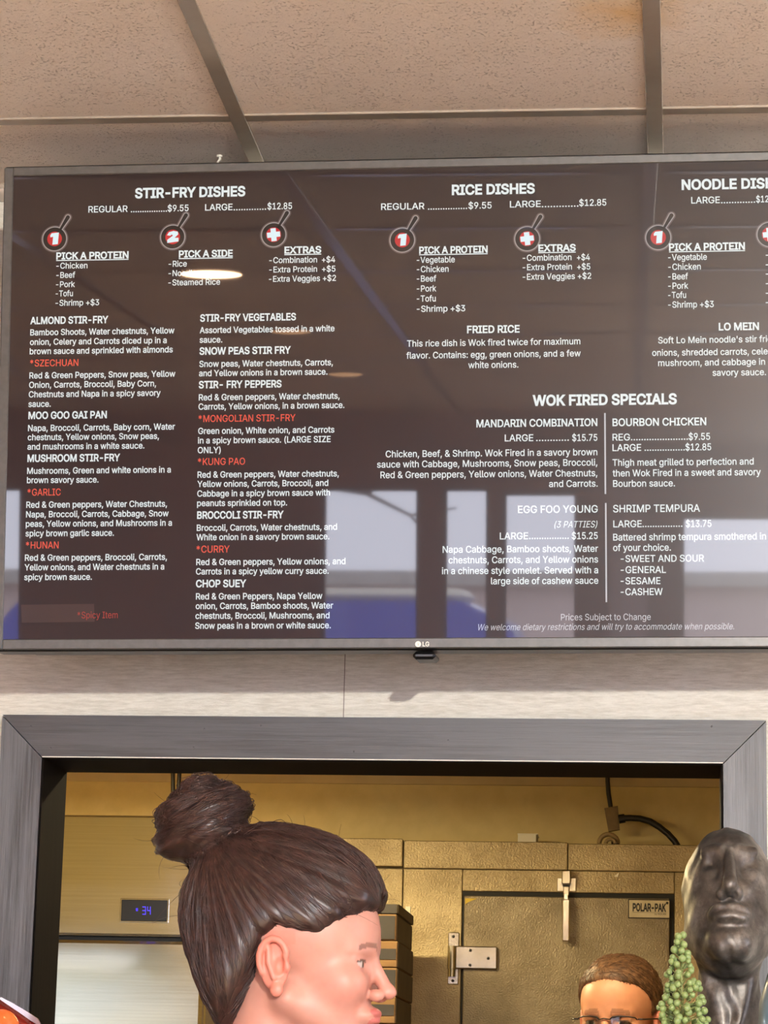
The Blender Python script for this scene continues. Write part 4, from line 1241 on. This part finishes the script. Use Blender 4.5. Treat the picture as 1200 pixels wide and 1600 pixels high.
def head_colors(P, male=False, skin=None, eyecol=(70, 60, 50)):
    sk = skin if skin is not None else (lin(196, 142, 124) if not male else lin(200, 140, 106))
    c = np.tile(sk, (len(P), 1)).astype(np.float32)
    A = np.abs(P[:, 1]); x, z = P[:, 0], P[:, 2]
    def blend(w, col):
        w = np.clip(w, 0, 1)[:, None]
        c[:] = c * (1 - w) + col * w
    gs = lambda cx, cy, cz, r: np.exp(-(((x - cx) ** 2 + (A - cy) ** 2 + (z - cz) ** 2) / (r * r)))
    blend(gs(70, 42, -18, 26) * .40, lin(224, 138, 122))            # cheeks
    blend(gs(112, 0, -25, 14) * .35, lin(222, 134, 118))            # nose tip
    blend(((A > 71) & (x < 14) & (x > -34) & (z > -42) & (z < 42)) * .55, lin(222, 128, 108))   # ears
    lips = ((ell(np.stack([x, A, z], -1), (97, 0, -49.5), (12, 21, 5.4)) < .6) | (ell(np.stack([x, A, z], -1), (96, 0, -59.5), (12, 19, 6)) < .6)) & (x > 84)
    blend(lips * (.55 if male else .8), lin(190, 98, 92))
    Q = np.stack([x, A, z], -1)
    de = np.sqrt(((Q - np.array([76, 32, 7])) ** 2).sum(-1))
    eyes = (np.abs(ell(Q, (76, 32, 7), (13, 13.5, 12.5))) < .9) & (x > 82.5) & (z < 9.5) & (z > 2.2)
    blend(eyes * 1.0, lin(186, 174, 166))
    ir = eyes & ((A - 32) ** 2 + (z - 6.5) ** 2 < 5.2 ** 2)
    blend(ir * 1.0, lin(*eyecol))
    blend((eyes & ((A - 32) ** 2 + (z - 6.5) ** 2 < 2.2 ** 2)) * 1.0, lin(12, 10, 10))
    bz_ = 29 - .010 * (A - 26) ** 2 * (A > 26) - 4 * (A < 14)
    brow = (np.abs(z - bz_) < (4.4 if male else 3.2)) & (A > 12) & (A < 47) & (x > 60)
    blend(brow * (.45 if male else .6), lin(70, 46, 34))
    lash = (np.abs(z - 10.8 + .012 * (A - 31) ** 2) < 1.3) & (A > 20) & (A < 45) & (x > 78)
    blend(lash * .8, lin(36, 24, 20))
    return c

def body_fields(h, male, fwd_arm=.35):
    """skin, shirt and trousers fields in millimetres; origin at the head's own origin, h is its height above the floor"""
    g = -h
    sh = -228.0; sw = 205 if male else 168                   # shoulder height, half width
    hip = g + .50 * (h + 130); kn = g + .27 * (h + 130)
    side = lambda P: np.stack([P[:, 0], np.abs(P[:, 1]), P[:, 2]], -1)
    el = (-35, sw + 42, sh - 290); wr = (120, sw + 10, sh - 470 + 120); hd = (195, sw - 4, sh - 480 + 150)
    def neck(P):
        return cone(P, (-22, 0, -35), (-52, 0, -175), 60 if male else 51, 66 if male else 56)
    def torso(P):
        d = ell(P, (-45, 0, sh - 130), (118, sw - 10, 210))
        d = smin(d, ell(P, (-35, 0, hip + 60), (112, sw - 32, 190)), 60)
        d = smin(d, cone(side(P), (-50, 30, sh + 28), (-50, sw - 15, sh - 20), 62, 56), 40)
        return d
    def arm(P, e=0):
        Q = side(P)
        return smin(cone(Q, (-48, sw - 8, sh - 20), el, 52 + e, 41 + e), cone(Q, el, wr, 40 + e, 27 + e), 16)
    def hand(P):
        Q = side(P)
        w = np.array(wr, float); hh = np.array(hd, float)
        ax = (hh - w) / np.linalg.norm(hh - w); sd = np.array([0, -1.0, 0]); up = np.cross(sd, ax)
        d = smin(cone(Q, w, w + ax * 30, 25, 24), cone(Q, w + ax * 34 + up * 0 + sd * 14, w + ax * 80 + sd * 16, 17, 13), 14)
        d = smin(d, cone(Q, w + ax * 34 - sd * 14, w + ax * 80 - sd * 18, 17, 13), 14)
        for k, (o, L) in enumerate(((26, 70), (9, 80), (-9, 74), (-26, 58))):
            p0 = w + ax * 82 + sd * o; p1 = p0 + ax * L * .5 - up * 5; p2 = p1 + ax * L * .32 - up * 16; p3 = p2 + ax * L * .16 - up * 14
            d = smin(d, chain(Q, [p0, p1, p2, p3], [10, 9, 8, 7]), 4)
        t0 = w + ax * 36 + sd * 24; t1 = t0 + ax * 32 + sd * 22 - up * 8; t2 = t1 + ax * 30 + sd * 6 - up * 6
        return smin(d, chain(Q, [t0, t1, t2], [13, 11, 9]), 6)
    def leg(P, e=0):
        Q = side(P)
        return smin(cone(Q, (-40, 84, hip), (-28, 88, kn), 88 + e, 58 + e), cone(Q, (-28, 88, kn), (-60, 90, g + 85), 56 + e, 40 + e), 18)
    def foot(P):
        Q = side(P)
        d = smin(cone(Q, (-75, 90, g + 42), (110, 104, g + 32), 38, 30), cone(Q, (-62, 90, g + 90), (-62, 90, g + 45), 42, 40), 20)
        return smax(d, -(P[:, 2] - g), 4)
    def skin(P): return smin(smin(smin(neck(P), torso(P) + 12, 40), arm(P, -4), 25), smin(hand(P), smin(leg(P, -8), foot(P) + 6, 20), 20), 14)
    def shirt(P):
        d = smin(torso(P), smin(arm(P, 9), 1e3 + 0 * P[:, 0], 1), 30)
        Q = side(P)
        d = smax(d, -(P[:, 2] - (hip - 30)), 6)
        dd = np.array(el, float) - np.array([-48, sw - 8, sh - 20.])
        lim = ((Q - np.array([-48, sw - 8, sh - 20.])) @ (dd / np.linalg.norm(dd))) - 190
        arm_only = np.where(Q[:, 1] > sw - 40, lim, -1e3)
        d = smax(d, arm_only, 5)
        return smax(d, -(neck(P) - 6), 5)
    def trousers(P):
        d = smin(leg(P, 8), ell(P, (-38, 0, hip + 10), (122, sw - 22, 130)), 40)
        d = smax(d, P[:, 2] - (hip + 70), 5)
        return smax(d, -(P[:, 2] - (g + 70)), 4)
    def shoes(P): return smax(foot(P), P[:, 2] - (g + 105), 4)
    return skin, shirt, trousers, shoes, hip, g

def person(O, rotz, male, label, shirtcol, h, hl, hair_done, tilt=0.0, head_h=2.0, eyecol=(70, 60, 50), roll=0.0):
    """O: world position of the head origin; returns root, map of local millimetres to world, map of head millimetres"""
    root = thing('person', label, 'person', (O[0], O[1], 0))
    c, s = math.cos(rotz), math.sin(rotz)
    R = np.array([[c, -s, 0], [s, c, 0], [0, 0, 1.0]])
    ct, st = math.cos(tilt), math.sin(tilt)
    cr_, sr_ = math.cos(roll), math.sin(roll)
    Tl = np.array([[ct, 0, -st], [0, 1, 0], [st, 0, ct]]) @ np.array([[1, 0, 0], [0, cr_, -sr_], [0, sr_, cr_]])
    piv = np.array([-20, 0, -60.])
    Mb = lambda P: (np.asarray(P, float) @ R.T) * .001 + O
    Mh = lambda P: Mb((np.asarray(P, float) - piv) @ Tl.T + piv)
    skin, shirt, trousers, shoes, hip, g = body_fields(h, male)
    neckp = lambda P: cone(P, (-22, 0, -30), (-50, 0, -178), 60 if male else 50, 66 if male else 56)
    # one continuous body: head and neck in fine steps, joined below the collar to the rest
    fh = lambda P: smin(head_field((P - piv) @ Tl + piv, male), neckp(P), 22)
    P1, F1 = nets(fh, (-150, -110, -176), (150, 110, 160), head_h)
    P2, F2 = nets(skin, (-260, -330, g - 5), (300, 330, -166), 9.0)
    col = np.concatenate([head_colors((P1 - piv) @ Tl + piv, male, eyecol=eyecol), np.tile(lin(196, 142, 124) if not male else lin(200, 140, 106), (len(P2), 1))])
    field_obj('body', np.concatenate([P1, P2]), np.concatenate([F1, F2 + len(P1)]), M_SKIN, root, Mb, col)
    P, F = nets(shirt, (-260, -360, hip - 60), (300, 360, -90), 7.0)
    field_obj('shirt', P, F, noisy('shirt_cloth', shirtcol, tuple(v * .85 for v in shirtcol[:3]) + (1,), 60, rough=.9), root, Mb)
    P, F = nets(trousers, (-260, -260, g + 40), (200, 260, hip + 100), 8.0)
    field_obj('trousers', P, F, noisy('trouser_cloth', srgb(40, 40, 46), srgb(30, 30, 36), 60, rough=.9), root, Mb)
    P, F = nets(shoes, (-260, -200, g - 5), (200, 200, g + 130), 5.0)
    field_obj('shoes', P, F, mat('shoe_leather', srgb(24, 22, 22), .5), root, Mb)
    return root, Mb, Mh

def strands(name, starts, step, n, f, flow, rad, m, parent, M, lift=.8, jitter=.15):
    """thin hairs: march from each start along flow, kept on the surface f=0"""
    p = starts.copy(); pts = [p.copy()]
    eps = 1.0
    def grad(q):
        g_ = np.stack([f(q + e) - f(q - e) for e in np.eye(3) * eps], -1)
        return g_ / (np.linalg.norm(g_, axis=1, keepdims=True) + 1e-9)
    wob = rng.normal(0, jitter, p.shape)
    lf = np.abs(rng.normal(0, lift, (len(p), 1)))
    for i in range(n):
        gN = grad(p)
        d = flow(p) + wob
        d -= gN * (d * gN).sum(1, keepdims=True)
        d /= np.linalg.norm(d, axis=1, keepdims=True) + 1e-9
        p = p + d * step
        gN = grad(p)
        p = p - gN * f(p)[:, None]
        pts.append(p + gN * (lf * math.sin(math.pi * min(1, (i + 1) / n)) + .3))
    S = np.stack(pts, 1)
    N = S.shape[1]
    t = np.gradient(S, axis=1); t /= np.linalg.norm(t, axis=2, keepdims=True) + 1e-9
    ref = np.array([.31, .55, .77]); b1 = np.cross(t, ref); b1 /= np.linalg.norm(b1, axis=2, keepdims=True) + 1e-9
    b2 = np.cross(t, b1)
    tp = np.interp(np.linspace(0, 1, N), [0, .12, .8, 1], [.5, 1, 1, .3])[None, :, None] * rad
    rings = [S + tp * (math.cos(a) * b1 + math.sin(a) * b2) for a in (0, math.tau / 3, 2 * math.tau / 3)]
    V = np.stack(rings, 2).reshape(-1, 3)
    sidx = np.arange(len(S))[:, None, None] * N * 3 + np.arange(N - 1)[None, :, None] * 3
    Fs = []
    for k in range(3):
        a, b = sidx[..., 0] + k, sidx[..., 0] + (k + 1) % 3
        Fs.append(np.stack([a, b, b + 3, a + 3], -1).reshape(-1, 4))
    return field_obj(name, V, np.concatenate(Fs), m, parent, M)

def hair_mat(name, c1, c2, rough=.38):
    m = mat(name, c1, rough, 0, .45)
    q = NT(m)
    f = q.noise(q.mapped((90, 90, 90)), 1.0, 4)
    q.l(q.ramp(f, [(.35, c1), (.65, c2)]), q.b.inputs['Base Color'])
    return m
M_HAIR = hair_mat('dark_brown_hair', srgb(34, 24, 22), srgb(54, 36, 32))
M_HAIR_S = hair_mat('dark_brown_hair_strands', srgb(48, 34, 31), srgb(74, 51, 45), .34)
M_HAIR2 = hair_mat('short_brown_hair', srgb(70, 48, 31), srgb(116, 82, 54), .5)

# --- the woman in front of the serving window
WD = 3.30
WO = atY(462, 1516, WD)
wroot, wMb, wMh = person(WO, math.radians(-4), False, 'person with dark hair in a messy bun, in profile before the serving window', srgb(34, 34, 38), WO[2] * 1000, 0, None, eyecol=(66, 48, 36))
HP = [(103, 74), (112, 92), (103, 118), (84, 140), (52, 158), (12, 172), (-38, 178), (-86, 168), (-122, 138), (-144, 92), (-140, 44), (-126, 6), (-110, -34), (-92, -76), (-70, -80),
      (-56, -40), (-36, 2), (-24, 34), (-6, 44), (20, 36), (36, 34), (54, 44), (78, 62)]
def hair_core(P):
    d = ell(P, (-18, 0, 56), (142, 86, 130))
    d = smin(d, ell(P, (-60, 0, -10), (60, 78, 80)), 30)
    pl = poly2(P[:, 0], P[:, 2], HP)
    return smax(d, pl, 26)
def hair_tex(P, d):
    an = np.arctan2(P[:, 2] - 162, P[:, 0] + 106)
    w = np.sin(an * 46 + P[:, 1] * .05 + 2 * np.sin(P[:, 1] * .06)) + .7 * np.sin(an * 83 + P[:, 1] * .11)
    return d + .55 * w + .7 * np.sin(P[:, 1] * .22 + an * 9)
BUN = np.array([-122.0, 0, 176])
def bun_field(P):
    q = P - BUN
    a = .42                                     # the bun leans back
    x = q[:, 0] * math.cos(a) + q[:, 2] * math.sin(a); z = -q[:, 0] * math.sin(a) + q[:, 2] * math.cos(a)
    q = np.stack([x, q[:, 1], z], -1)
    d = ell(q, (0, 0, 0), (54, 49, 40))
    th = np.arctan2(q[:, 1], q[:, 0])
    for k, (R_, zz_, rr_, ph) in enumerate(((32, 20, 18, .0), (41, -2, 19, 1.9), (33, -22, 19, 3.8), (17, 31, 16, 2.6))):
        wob = 5 * np.sin(2 * th + ph) ; wz = 6 * np.sin(th + ph)
        rr2 = np.sqrt(q[:, 0] ** 2 + q[:, 1] ** 2)
        t_ = np.sqrt((rr2 - R_ - wob) ** 2 + (q[:, 2] - zz_ - wz) ** 2) - rr_
        d = smin(d, t_, 4)
    d = d + .9 * np.sin(th * 3 + q[:, 2] * .42) + .6 * np.sin(th * 5 - q[:, 2] * .7 + 1)
    return d
def bun_join(P): return cone(P, (-78, 0, 124), (-116, 0, 160), 46, 38)
def hair_all(P): return smin(hair_tex(P, hair_core(P)), smin(bun_field(P), bun_join(P), 8), 8)
P, F = nets(hair_all, (-190, -116, -100), (140, 116, 270), 2.0)
hair = field_obj('hair', P, F, M_HAIR, wroot, wMh)
# strands swept back from the hairline to the bun, and others wound round it
sel = P[(hair_core(P) < 6) & (P[:, 2] < 178)]
st = sel[rng.choice(len(sel), 3600, replace=False)]
tgt = np.array([-92.0, 0, 160])
flow = lambda q: (tgt - q) / (np.linalg.norm(tgt - q, axis=1, keepdims=True) + 1e-6)
strands('hair_strands', st, 7.0, 12, hair_all, flow, .36, M_HAIR_S, hair, wMh, 1.2, .12)
sel = P[(P[:, 2] > 152) & (np.linalg.norm(P - BUN, axis=1) < 86)]
st = sel[rng.choice(len(sel), 900, replace=False)]
axis_ = np.array([math.sin(.42) * -1, 0, math.cos(.42)])
flow2 = lambda q: np.cross(np.tile(axis_, (len(q), 1)), q - BUN) / 50
strands('bun_strands', st, 6.5, 11, hair_all, flow2, .42, M_HAIR_S, hair, wMh, 2.5, .35)
# loose wisps that stand away from the head
def wisps(name, n, seed):
    r = np.random.default_rng(seed); b = MB()
    src = P[(P[:, 2] > 60)]
    pick = src[r.choice(len(src), n, replace=False)]
    for p in pick:
        out = p - np.array([-15, 0, 60]); out /= np.linalg.norm(out)
        d = out * .5 + r.normal(0, .5, 3); d /= np.linalg.norm(d)
        L = r.uniform(14, 34); pts = []
        bend = r.normal(0, .35, 3)
        for k in range(6): pts.append(p + d * L * k / 5 + bend * L * (k / 5) ** 2 - np.array([0, 0, 6 * (k / 5) ** 2]))
        W = wMh(np.array(pts)); b.tube(list(W), [.00030, .00028, .00026, .00022, .00018, .0001], 3, False)
    return obj(name, b, M_HAIR_S, hair, smooth=True, fix=False)
wisps('flyaway_hair', 90, 5)

# --- the man deeper in the kitchen
MD = 5.6
MO = atY(971, 1600, MD)
mroot, mMb, mMh = person(MO, math.radians(-90 - 17), True, 'person with short brown hair and thin dark glasses standing before the cooler door', srgb(60, 62, 70), MO[2] * 1000, 0, None, tilt=math.radians(-4), head_h=2.4, eyecol=(60, 60, 62))
HP2 = [(84, 84), (92, 98), (84, 116), (60, 133), (20, 142), (-30, 140), (-75, 120), (-104, 80), (-108, 40), (-98, 0), (-84, -34), (-60, -40), (-44, -6), (-28, 34), (-6, 40), (10, 20), (20, 22), (26, 46), (46, 66), (64, 78)]
def hair2(P):
    d = ell(P, (-4, 0, 54), (104, 82, 88))
    A_ = np.abs(P[:, 1])
    pl = poly2(P[:, 0] - .002 * np.maximum(A_ - 20, 0) ** 2 * 0, P[:, 2], HP2)
    d = smax(d, pl, 12)
    return d + .5 * np.sin(P[:, 0] * .5 + P[:, 1] * .9) * np.sin(P[:, 1] * .6 - P[:, 2] * .3)
P, F = nets(hair2, (-140, -100, -60), (120, 100, 160), 2.4)
h2 = field_obj('hair', P, F, M_HAIR2, mroot, mMh)
st = P[rng.choice(len(P), 3200, replace=False)]
fl3 = lambda q: np.stack([-.6 + 0 * q[:, 0], .25 + 0 * q[:, 0], -.5 - .004 * q[:, 0]], -1)
strands('hair_strands', st, 4.0, 5, hair2, fl3, .42, M_HAIR2, h2, mMh, 1.6, .3)
# glasses: half-rim frame, two lenses, two arms
gl = MB()
def mm(pts): return list(mMh(np.array(pts, float)))
M_GLFR = mat('dark_glasses_frame', srgb(24, 20, 20), .35)
M_LENS = mat('clear_lens', (1, 1, 1, 1), .02, trans=1.0, ior=1.45)
for s_ in (-1, 1):
    rim = [(103 - 10 * (abs(u_) / 62) ** 2 * 2, s_ * u_, z_) for u_, z_ in ((11, 13), (16, 17.5), (30, 19), (46, 18.5), (58, 16), (62, 12))]
    gl.tube(mm(rim), .0013, 8)
gl.tube(mm([(103, -11, 13), (105, 0, 15), (103, 11, 13)]), .0013, 8)
fr_ = obj('glasses', gl, M_GLFR, mroot, smooth=True)
for s_ in (-1, 1):
    obj('glasses_arm', MB().tube(mm([(83, s_ * 63, 13), (74, s_ * 76, 13), (40, s_ * 80, 13), (4, s_ * 82, 12), (-12, s_ * 82, 2)]), [.0016, .0016, .0014, .0013, .0013], 8), M_GLFR, fr_, smooth=True)
    pts = [(102.5 - 20 * (a_ / 62) ** 2, a_ * s_, b__) for a_, b__ in ((12, 13), (17, 17), (30, 18.5), (46, 18), (57, 15.5), (60, 8), (56, -6), (44, -13), (28, -13), (17, -6))]
    fw_ = mm(pts); bk_ = mm([(p_[0] - 1.5, p_[1], p_[2]) for p_ in pts]); n_ = len(pts)
    obj('lens', MB().add(fw_ + bk_, [tuple(range(n_)), tuple(reversed(range(n_, 2 * n_)))] + [(k, k + n_, (k + 1) % n_ + n_, (k + 1) % n_) for k in range(n_)]), M_LENS, fr_)

# ------------------------------------------------------------------ things on the ledge in front
# pewter-coloured head sculpture tilted back on a long neck
M_PEWTER = mat('worn_pewter_finish', srgb(92, 86, 80), .36, .55, .5)
_q = NT(M_PEWTER)
_n1 = _q.noise(_q.mapped(), 26, 6, .65); _n2 = _q.noise(_q.mapped((30, 30, 14)), 1.0, 5, .7)
_c = _q.ramp(_n1, [(.34, srgb(58, 54, 50)), (.52, srgb(92, 87, 81)), (.70, srgb(140, 134, 126))])
_q.l(_c, _q.b.inputs['Base Color'])
_q.l(_q.ramp(_n2, [(.3, (.32, .32, .32)), (.7, (.5, .5, .5))]), _q.b.inputs['Roughness'])
_q.bump(_n2, .35, .003)
BD = 3.87
bc = atY(1139, 1418, BD)
BS = .88
tl = math.radians(27)
ctl_, stl_ = math.cos(tl), math.sin(tl)
BT = np.array([[ctl_, 0, -stl_], [0, 1, 0], [stl_, 0, ctl_]])    # tips the face upward
hb = (bc[2] - OZ0) * 1000 / BS
def bust_field(P):
    H = P @ BT
    hz = np.where(H[:, 2] < -28, H[:, 2] * .8, -22.4 + .63 * (H[:, 2] + 28))
    H2 = np.stack([H[:, 0], H[:, 1] * 1.04, hz], -1).astype(np.float32)
    A_ = np.abs(H2[:, 1])
    Q = np.stack([H2[:, 0], A_, H2[:, 2]], -1)
    d = ell(H2, (-4, 0, 14), (92, 77, 62))
    d = smin(d, ell(H2, (36, 0, -14), (56, 62, 78)), 22)
    d = smin(d, ell(H2, (10, 0, -34), (66, 69, 66)), 16)
    d = smin(d, ell(H2, (70, 0, -80), (24, 27, 21)), 22)
    d = smin(d, cone(Q, (0, 50, -40), (66, 16, -84), 20, 17), 22)
    d = smin(d, cone(Q, (88, 13, 27), (80, 42, 28), 7, 5), 7)           # heavy brow ridge
    d = smax(d, -ell(Q, (104, 33, 6), (27, 23, 17)), 6)
    d = smin(d, ell(Q, (72, 32, 2), (13, 17, 11)), 5)                   # closed lids
    d = smin(d, cone(H2, (92, 0, 22), (114, 0, -20), 7, 11), 5)
    d = smin(d, ell(H2, (107, 0, -25), (14, 11, 8)), 5)
    d = smin(d, ell(Q, (98, 13, -28), (11, 8, 8)), 5)
    d = smax(d, -ell(Q, (104, 7, -36), (6, 4, 6)), 3)
    d = smin(d, ell(H2, (84, 0, -53), (22, 36, 15)), 10)
    d = smin(d, ell(H2, (95, 0, -48), (13, 29, 7)), 4)
    d = smin(d, ell(H2, (93, 0, -61), (13, 25, 8)), 4)
    d = smax(d, -cone(Q, (112, 0, -54), (94, 36, -56), 2.6, 2.2), 3)
    d = smax(d, -ell(H2, (100, 0, -73), (10, 26, 6)), 7)
    z = P[:, 2]
    neck = cone(P, (-18, 0, -45), (-22, 0, -150), 50, 44)
    neck = smin(neck, cone(P, (-22, 0, -150), (-22, 0, -hb + 40), 44, 54), 30)
    neck = smin(neck, cone(np.stack([P[:, 0], np.abs(P[:, 1]), P[:, 2]], -1), (0, 46, -66), (26, 12, -185), 10, 7), 14)   # neck cords
    neck = smin(neck, ell(P, (-15, 0, -hb + 8), (66, 66, 24)), 20)
    d = smin(d, neck, 16)
    d = smax(d, -(z + hb), 2)
    tx = 1.4 * np.sin(P[:, 2] * .11 + 2.1 * np.sin(P[:, 1] * .07)) * np.sin(P[:, 1] * .13 + P[:, 0] * .05)
    return (d + tx * .8) * .85
P, F = nets(bust_field, (-150, -110, -hb - 4), (150, 110, 170), 2.4)
bust = thing('head_sculpture', 'dark pewter sculpture of an upturned head on a long neck beside the casing', 'sculpture', (bc[0], BD, OZ0))
cR = np.array([[0, 1.0, 0], [-1.0, 0, 0], [0, 0, 1.0]])          # local x (face) towards the dining room
field_obj('head', P, F, M_PEWTER, bust, lambda q: (np.asarray(q, float) @ cR.T) * (.001 * BS) + bc)
obj('plinth', MB().rbox(bc[0] - .06, bc[0] + .06, BD - .06, BD + .06, OZ0, OZ0 + .012, .003), M_BLACK, bust)

# spray of green berries in a small pot
PD = 3.665
pb = atY(1067, 1600, PD); pt_ = atY(1063, 1462, PD)
pot = thing('berry_plant', 'spray of small green berries in a dark pot, left of the head sculpture', 'plant', (pb[0], PD, OZ0))
M_BERRY = noisy('pale_green_berry', srgb(146, 164, 104), srgb(116, 138, 76), 90, rough=.42, spec=.5)
M_STEM = noisy('green_stem', srgb(150, 158, 96), srgb(120, 132, 72), 40, rough=.6)
M_POT = noisy('dark_glazed_pot', srgb(60, 56, 52), srgb(46, 42, 40), 20, rough=.35)
obj('pot', MB().lathe([(.026, 0), (.034, .05), (.036, .095), (.037, .10), (.032, .10), (.030, .085)], (pb[0], PD, OZ0), 28), M_POT, pot, smooth=False)
zt, zb = pt_[2], OZ0 + .10
axisx = lambda z: pb[0] + (pt_[0] - pb[0]) * (z - pb[2]) / (pt_[2] - pb[2])
stm = MB(); stm.tube([(pb[0], PD, OZ0 + .06)] + [(axisx(z), PD, z) for z in np.linspace(zb, zt - .004, 8)], [.003] * 4 + [.0024, .002, .0016, .0012, .001], 8)
bpos = []
zc = zt - .003
k = 0
while zc > zb:
    frac = (zt - zc)
    Rr = min(.034, .004 + frac * .27)
    cnt_ = max(1, int(2 + Rr * 300))
    for j in range(cnt_):
        an = k * 2.4 + j * math.tau / cnt_ + rng.uniform(-.3, .3)
        r_ = Rr * rng.uniform(.72, 1.05)
        bpos.append((axisx(zc) + r_ * math.cos(an), PD + r_ * math.sin(an), zc + rng.uniform(-.004, .004), rng.uniform(.0036, .0050)))
    k += 1
    zc -= .0085
for (x, y, z, r_) in bpos:
    stm.tube([(axisx(z - .012), PD, max(z - .014, zb - .02)), ((x + axisx(z)) / 2, (y + PD) / 2, z - .008), (x, y, z - .002)], .0007, 4, False)
obj('stem', stm, M_STEM, pot, smooth=True)
bpos.sort(key=lambda b: -(b[2] + (-.4 * (b[1] - PD))))
near = [b for b in bpos if b[1] < PD + .006][:100]
rest = [b for b in bpos if b not in near]
b0 = MB().ball((0, 0, 0), (1, 1, 1.08), 14, 10)
proto = None
for (x, y, z, r_) in near:
    if proto is None:
        o = obj('berry', b0, M_BERRY, None, smooth=True); proto = o
        o.parent = pot
    else:
        o = proto.copy(); COL.objects.link(o); o.parent = pot
    o.location = (x - pb[0], y - PD, z - OZ0); o.scale = (r_, r_, r_)
    o.rotation_euler = (rng.uniform(-.5, .5), rng.uniform(-.5, .5), 0)
rb = MB()
for (x, y, z, r_) in rest: rb.ball((x, y, z), r_, 10, 7)
o = obj('berries', rb, M_BERRY, pot, smooth=True); o['kind'] = 'stuff'

# blue-grey vase at the right edge
VD = 3.70
va = atY(1183.5, 1562, VD); vr = .055
M_VASE = noisy('blue_grey_glaze', srgb(122, 140, 156), srgb(96, 122, 132), 12, rough=.3, coat=.3)
vt = atY(1200, 1522, VD)[2] + .03
hv = vt - OZ0
vx = va[0] + vr
tag(obj('ceramic_vase', MB().lathe([(.030, 0), (.036, .01), (.050, hv * .45), (vr, hv * .68), (.053, hv * .8), (.040, hv * .93), (.030, hv), (.026, hv), (.034, hv * .9)], (vx, VD, OZ0), 40), M_VASE, base=(vx, VD, OZ0), smooth=True), 'round blue-grey glazed vase on the ledge right of the head sculpture', 'vase')

# snack bag at the lower left corner
SD = 3.72
sp = [atY(x, y, SD) for x, y in ((-70, 1556), (2, 1558), (20, 1567), (42, 1580), (60, 1592), (66, 1604))]
bag = thing('snack_bag', 'red and orange snack bag with a clear crimped edge in the lower left corner', 'food bag', (sp[1][0] - .02, SD, OZ0))
M_BAGRED = noisy('dark_red_glossy_film', srgb(122, 34, 24), srgb(92, 24, 20), 16, rough=.16, coat=.7)
M_BAGOR = noisy('orange_printed_film', srgb(232, 112, 48), srgb(214, 84, 36), 30, rough=.16, coat=.7)
M_CLEAR = mat('clear_film', (.20, .10, .09, 1), .10, coat=1.0)
x0, z1 = sp[0][0], sp[0][2]
xr_, zr_ = sp[4][0], sp[4][2]
ol = [(x0 - .03, OZ0 + .001), (xr_ + .006, OZ0 + .001), (xr_ + .012, OZ0 + .12), (sp[4][0] - .004, sp[4][2] - .004), (sp[3][0] - .004, sp[3][2] - .003), (sp[2][0] - .003, sp[2][2] - .002), (sp[1][0] - .002, sp[1][2]), (x0, z1), (x0 - .035, OZ0 + .2)]
cxb, czb = np.mean([p[0] for p in ol]), np.mean([p[1] for p in ol])
def pillow(poly, y0, th, rings=6):
    """closed cushion with the outline poly, thickness th at its middle"""
    b = MB(); n = len(poly); vs = []
    dense = []
    for i in range(n):
        a, c = np.array(poly[i]), np.array(poly[(i + 1) % n])
        for k in range(4): dense.append(a + (c - a) * k / 4)
    n = len(dense)
    ctr = np.mean(dense, 0)
    lay = []
    for sgn in (-1, 1):
        for k in range(rings):
            s = 1 - k / rings
            h_ = th / 2 * math.sqrt(1 - s ** 2) * sgn
            if k == 0 and sgn == 1: lay.append(lay[0]); continue
            lay.append(range(len(vs), len(vs) + n))
            vs += [(ctr[0] + (p[0] - ctr[0]) * s, y0 + h_, ctr[1] + (p[1] - ctr[1]) * s) for p in dense]
    fs = []
    for sg in (0, 1):
        L = lay[sg * rings:(sg + 1) * rings]
        for k in range(rings - 1):
            for i in range(n):
                fs.append((L[k][i], L[k][(i + 1) % n], L[k + 1][(i + 1) % n], L[k + 1][i]))
        vs.append((ctr[0], y0 + (th / 2 if sg else -th / 2), ctr[1]))
        for i in range(n): fs.append((L[-1][i], L[-1][(i + 1) % n], len(vs) - 1))
    return b.add(vs, fs)
obj('bag_body', pillow(ol, SD, .06), M_BAGRED, bag, smooth=True)
disc_c = atY(8, 1608, SD)
obj('printed_disc', MB().ball((disc_c[0], SD - .021, disc_c[2] - .004), (.026, .011, .030), 28, 14), M_BAGOR, bag, smooth=True)
e = [(sp[1][0], sp[1][2]), (sp[2][0], sp[2][2]), (sp[3][0], sp[3][2]), (sp[4][0], sp[4][2]), (sp[5][0], sp[5][2]), (sp[4][0] - .004, sp[4][2] - .006), (sp[3][0] - .005, sp[3][2] - .006), (sp[2][0] - .004, sp[2][2] - .005), (sp[1][0] - .003, sp[1][2] - .004)]
obj('clear_edge', MB().prism(e, lambda a, c: (a, SD - .003, c), lambda a, c: (a, SD + .001, c)), M_CLEAR, bag)

# small hook under the ceiling just above the screen
hk = atY(343, 246, 3.69)
def cz(x, y):
    d = ray(x, y); k = 1.448 / d[2]; return d * k + np.array([0, 0, EYE])
hk = cz(343, 243)
tag(obj('ceiling_hook', MB().tube([(hk[0], hk[1], CEIL_Z + .001), (hk[0] + .001, hk[1], CEIL_Z - .006), (hk[0] - .003, hk[1], CEIL_Z - .011), (hk[0] + .001, hk[1], CEIL_Z - .014)], .0018, 8).lathe([(.004, -.003), (.0045, 0)], (hk[0], hk[1], CEIL_Z), 12), M_WHITE, base=(hk[0], hk[1], CEIL_Z)), 'tiny pale hook in the ceiling just above the menu screen', 'hook')
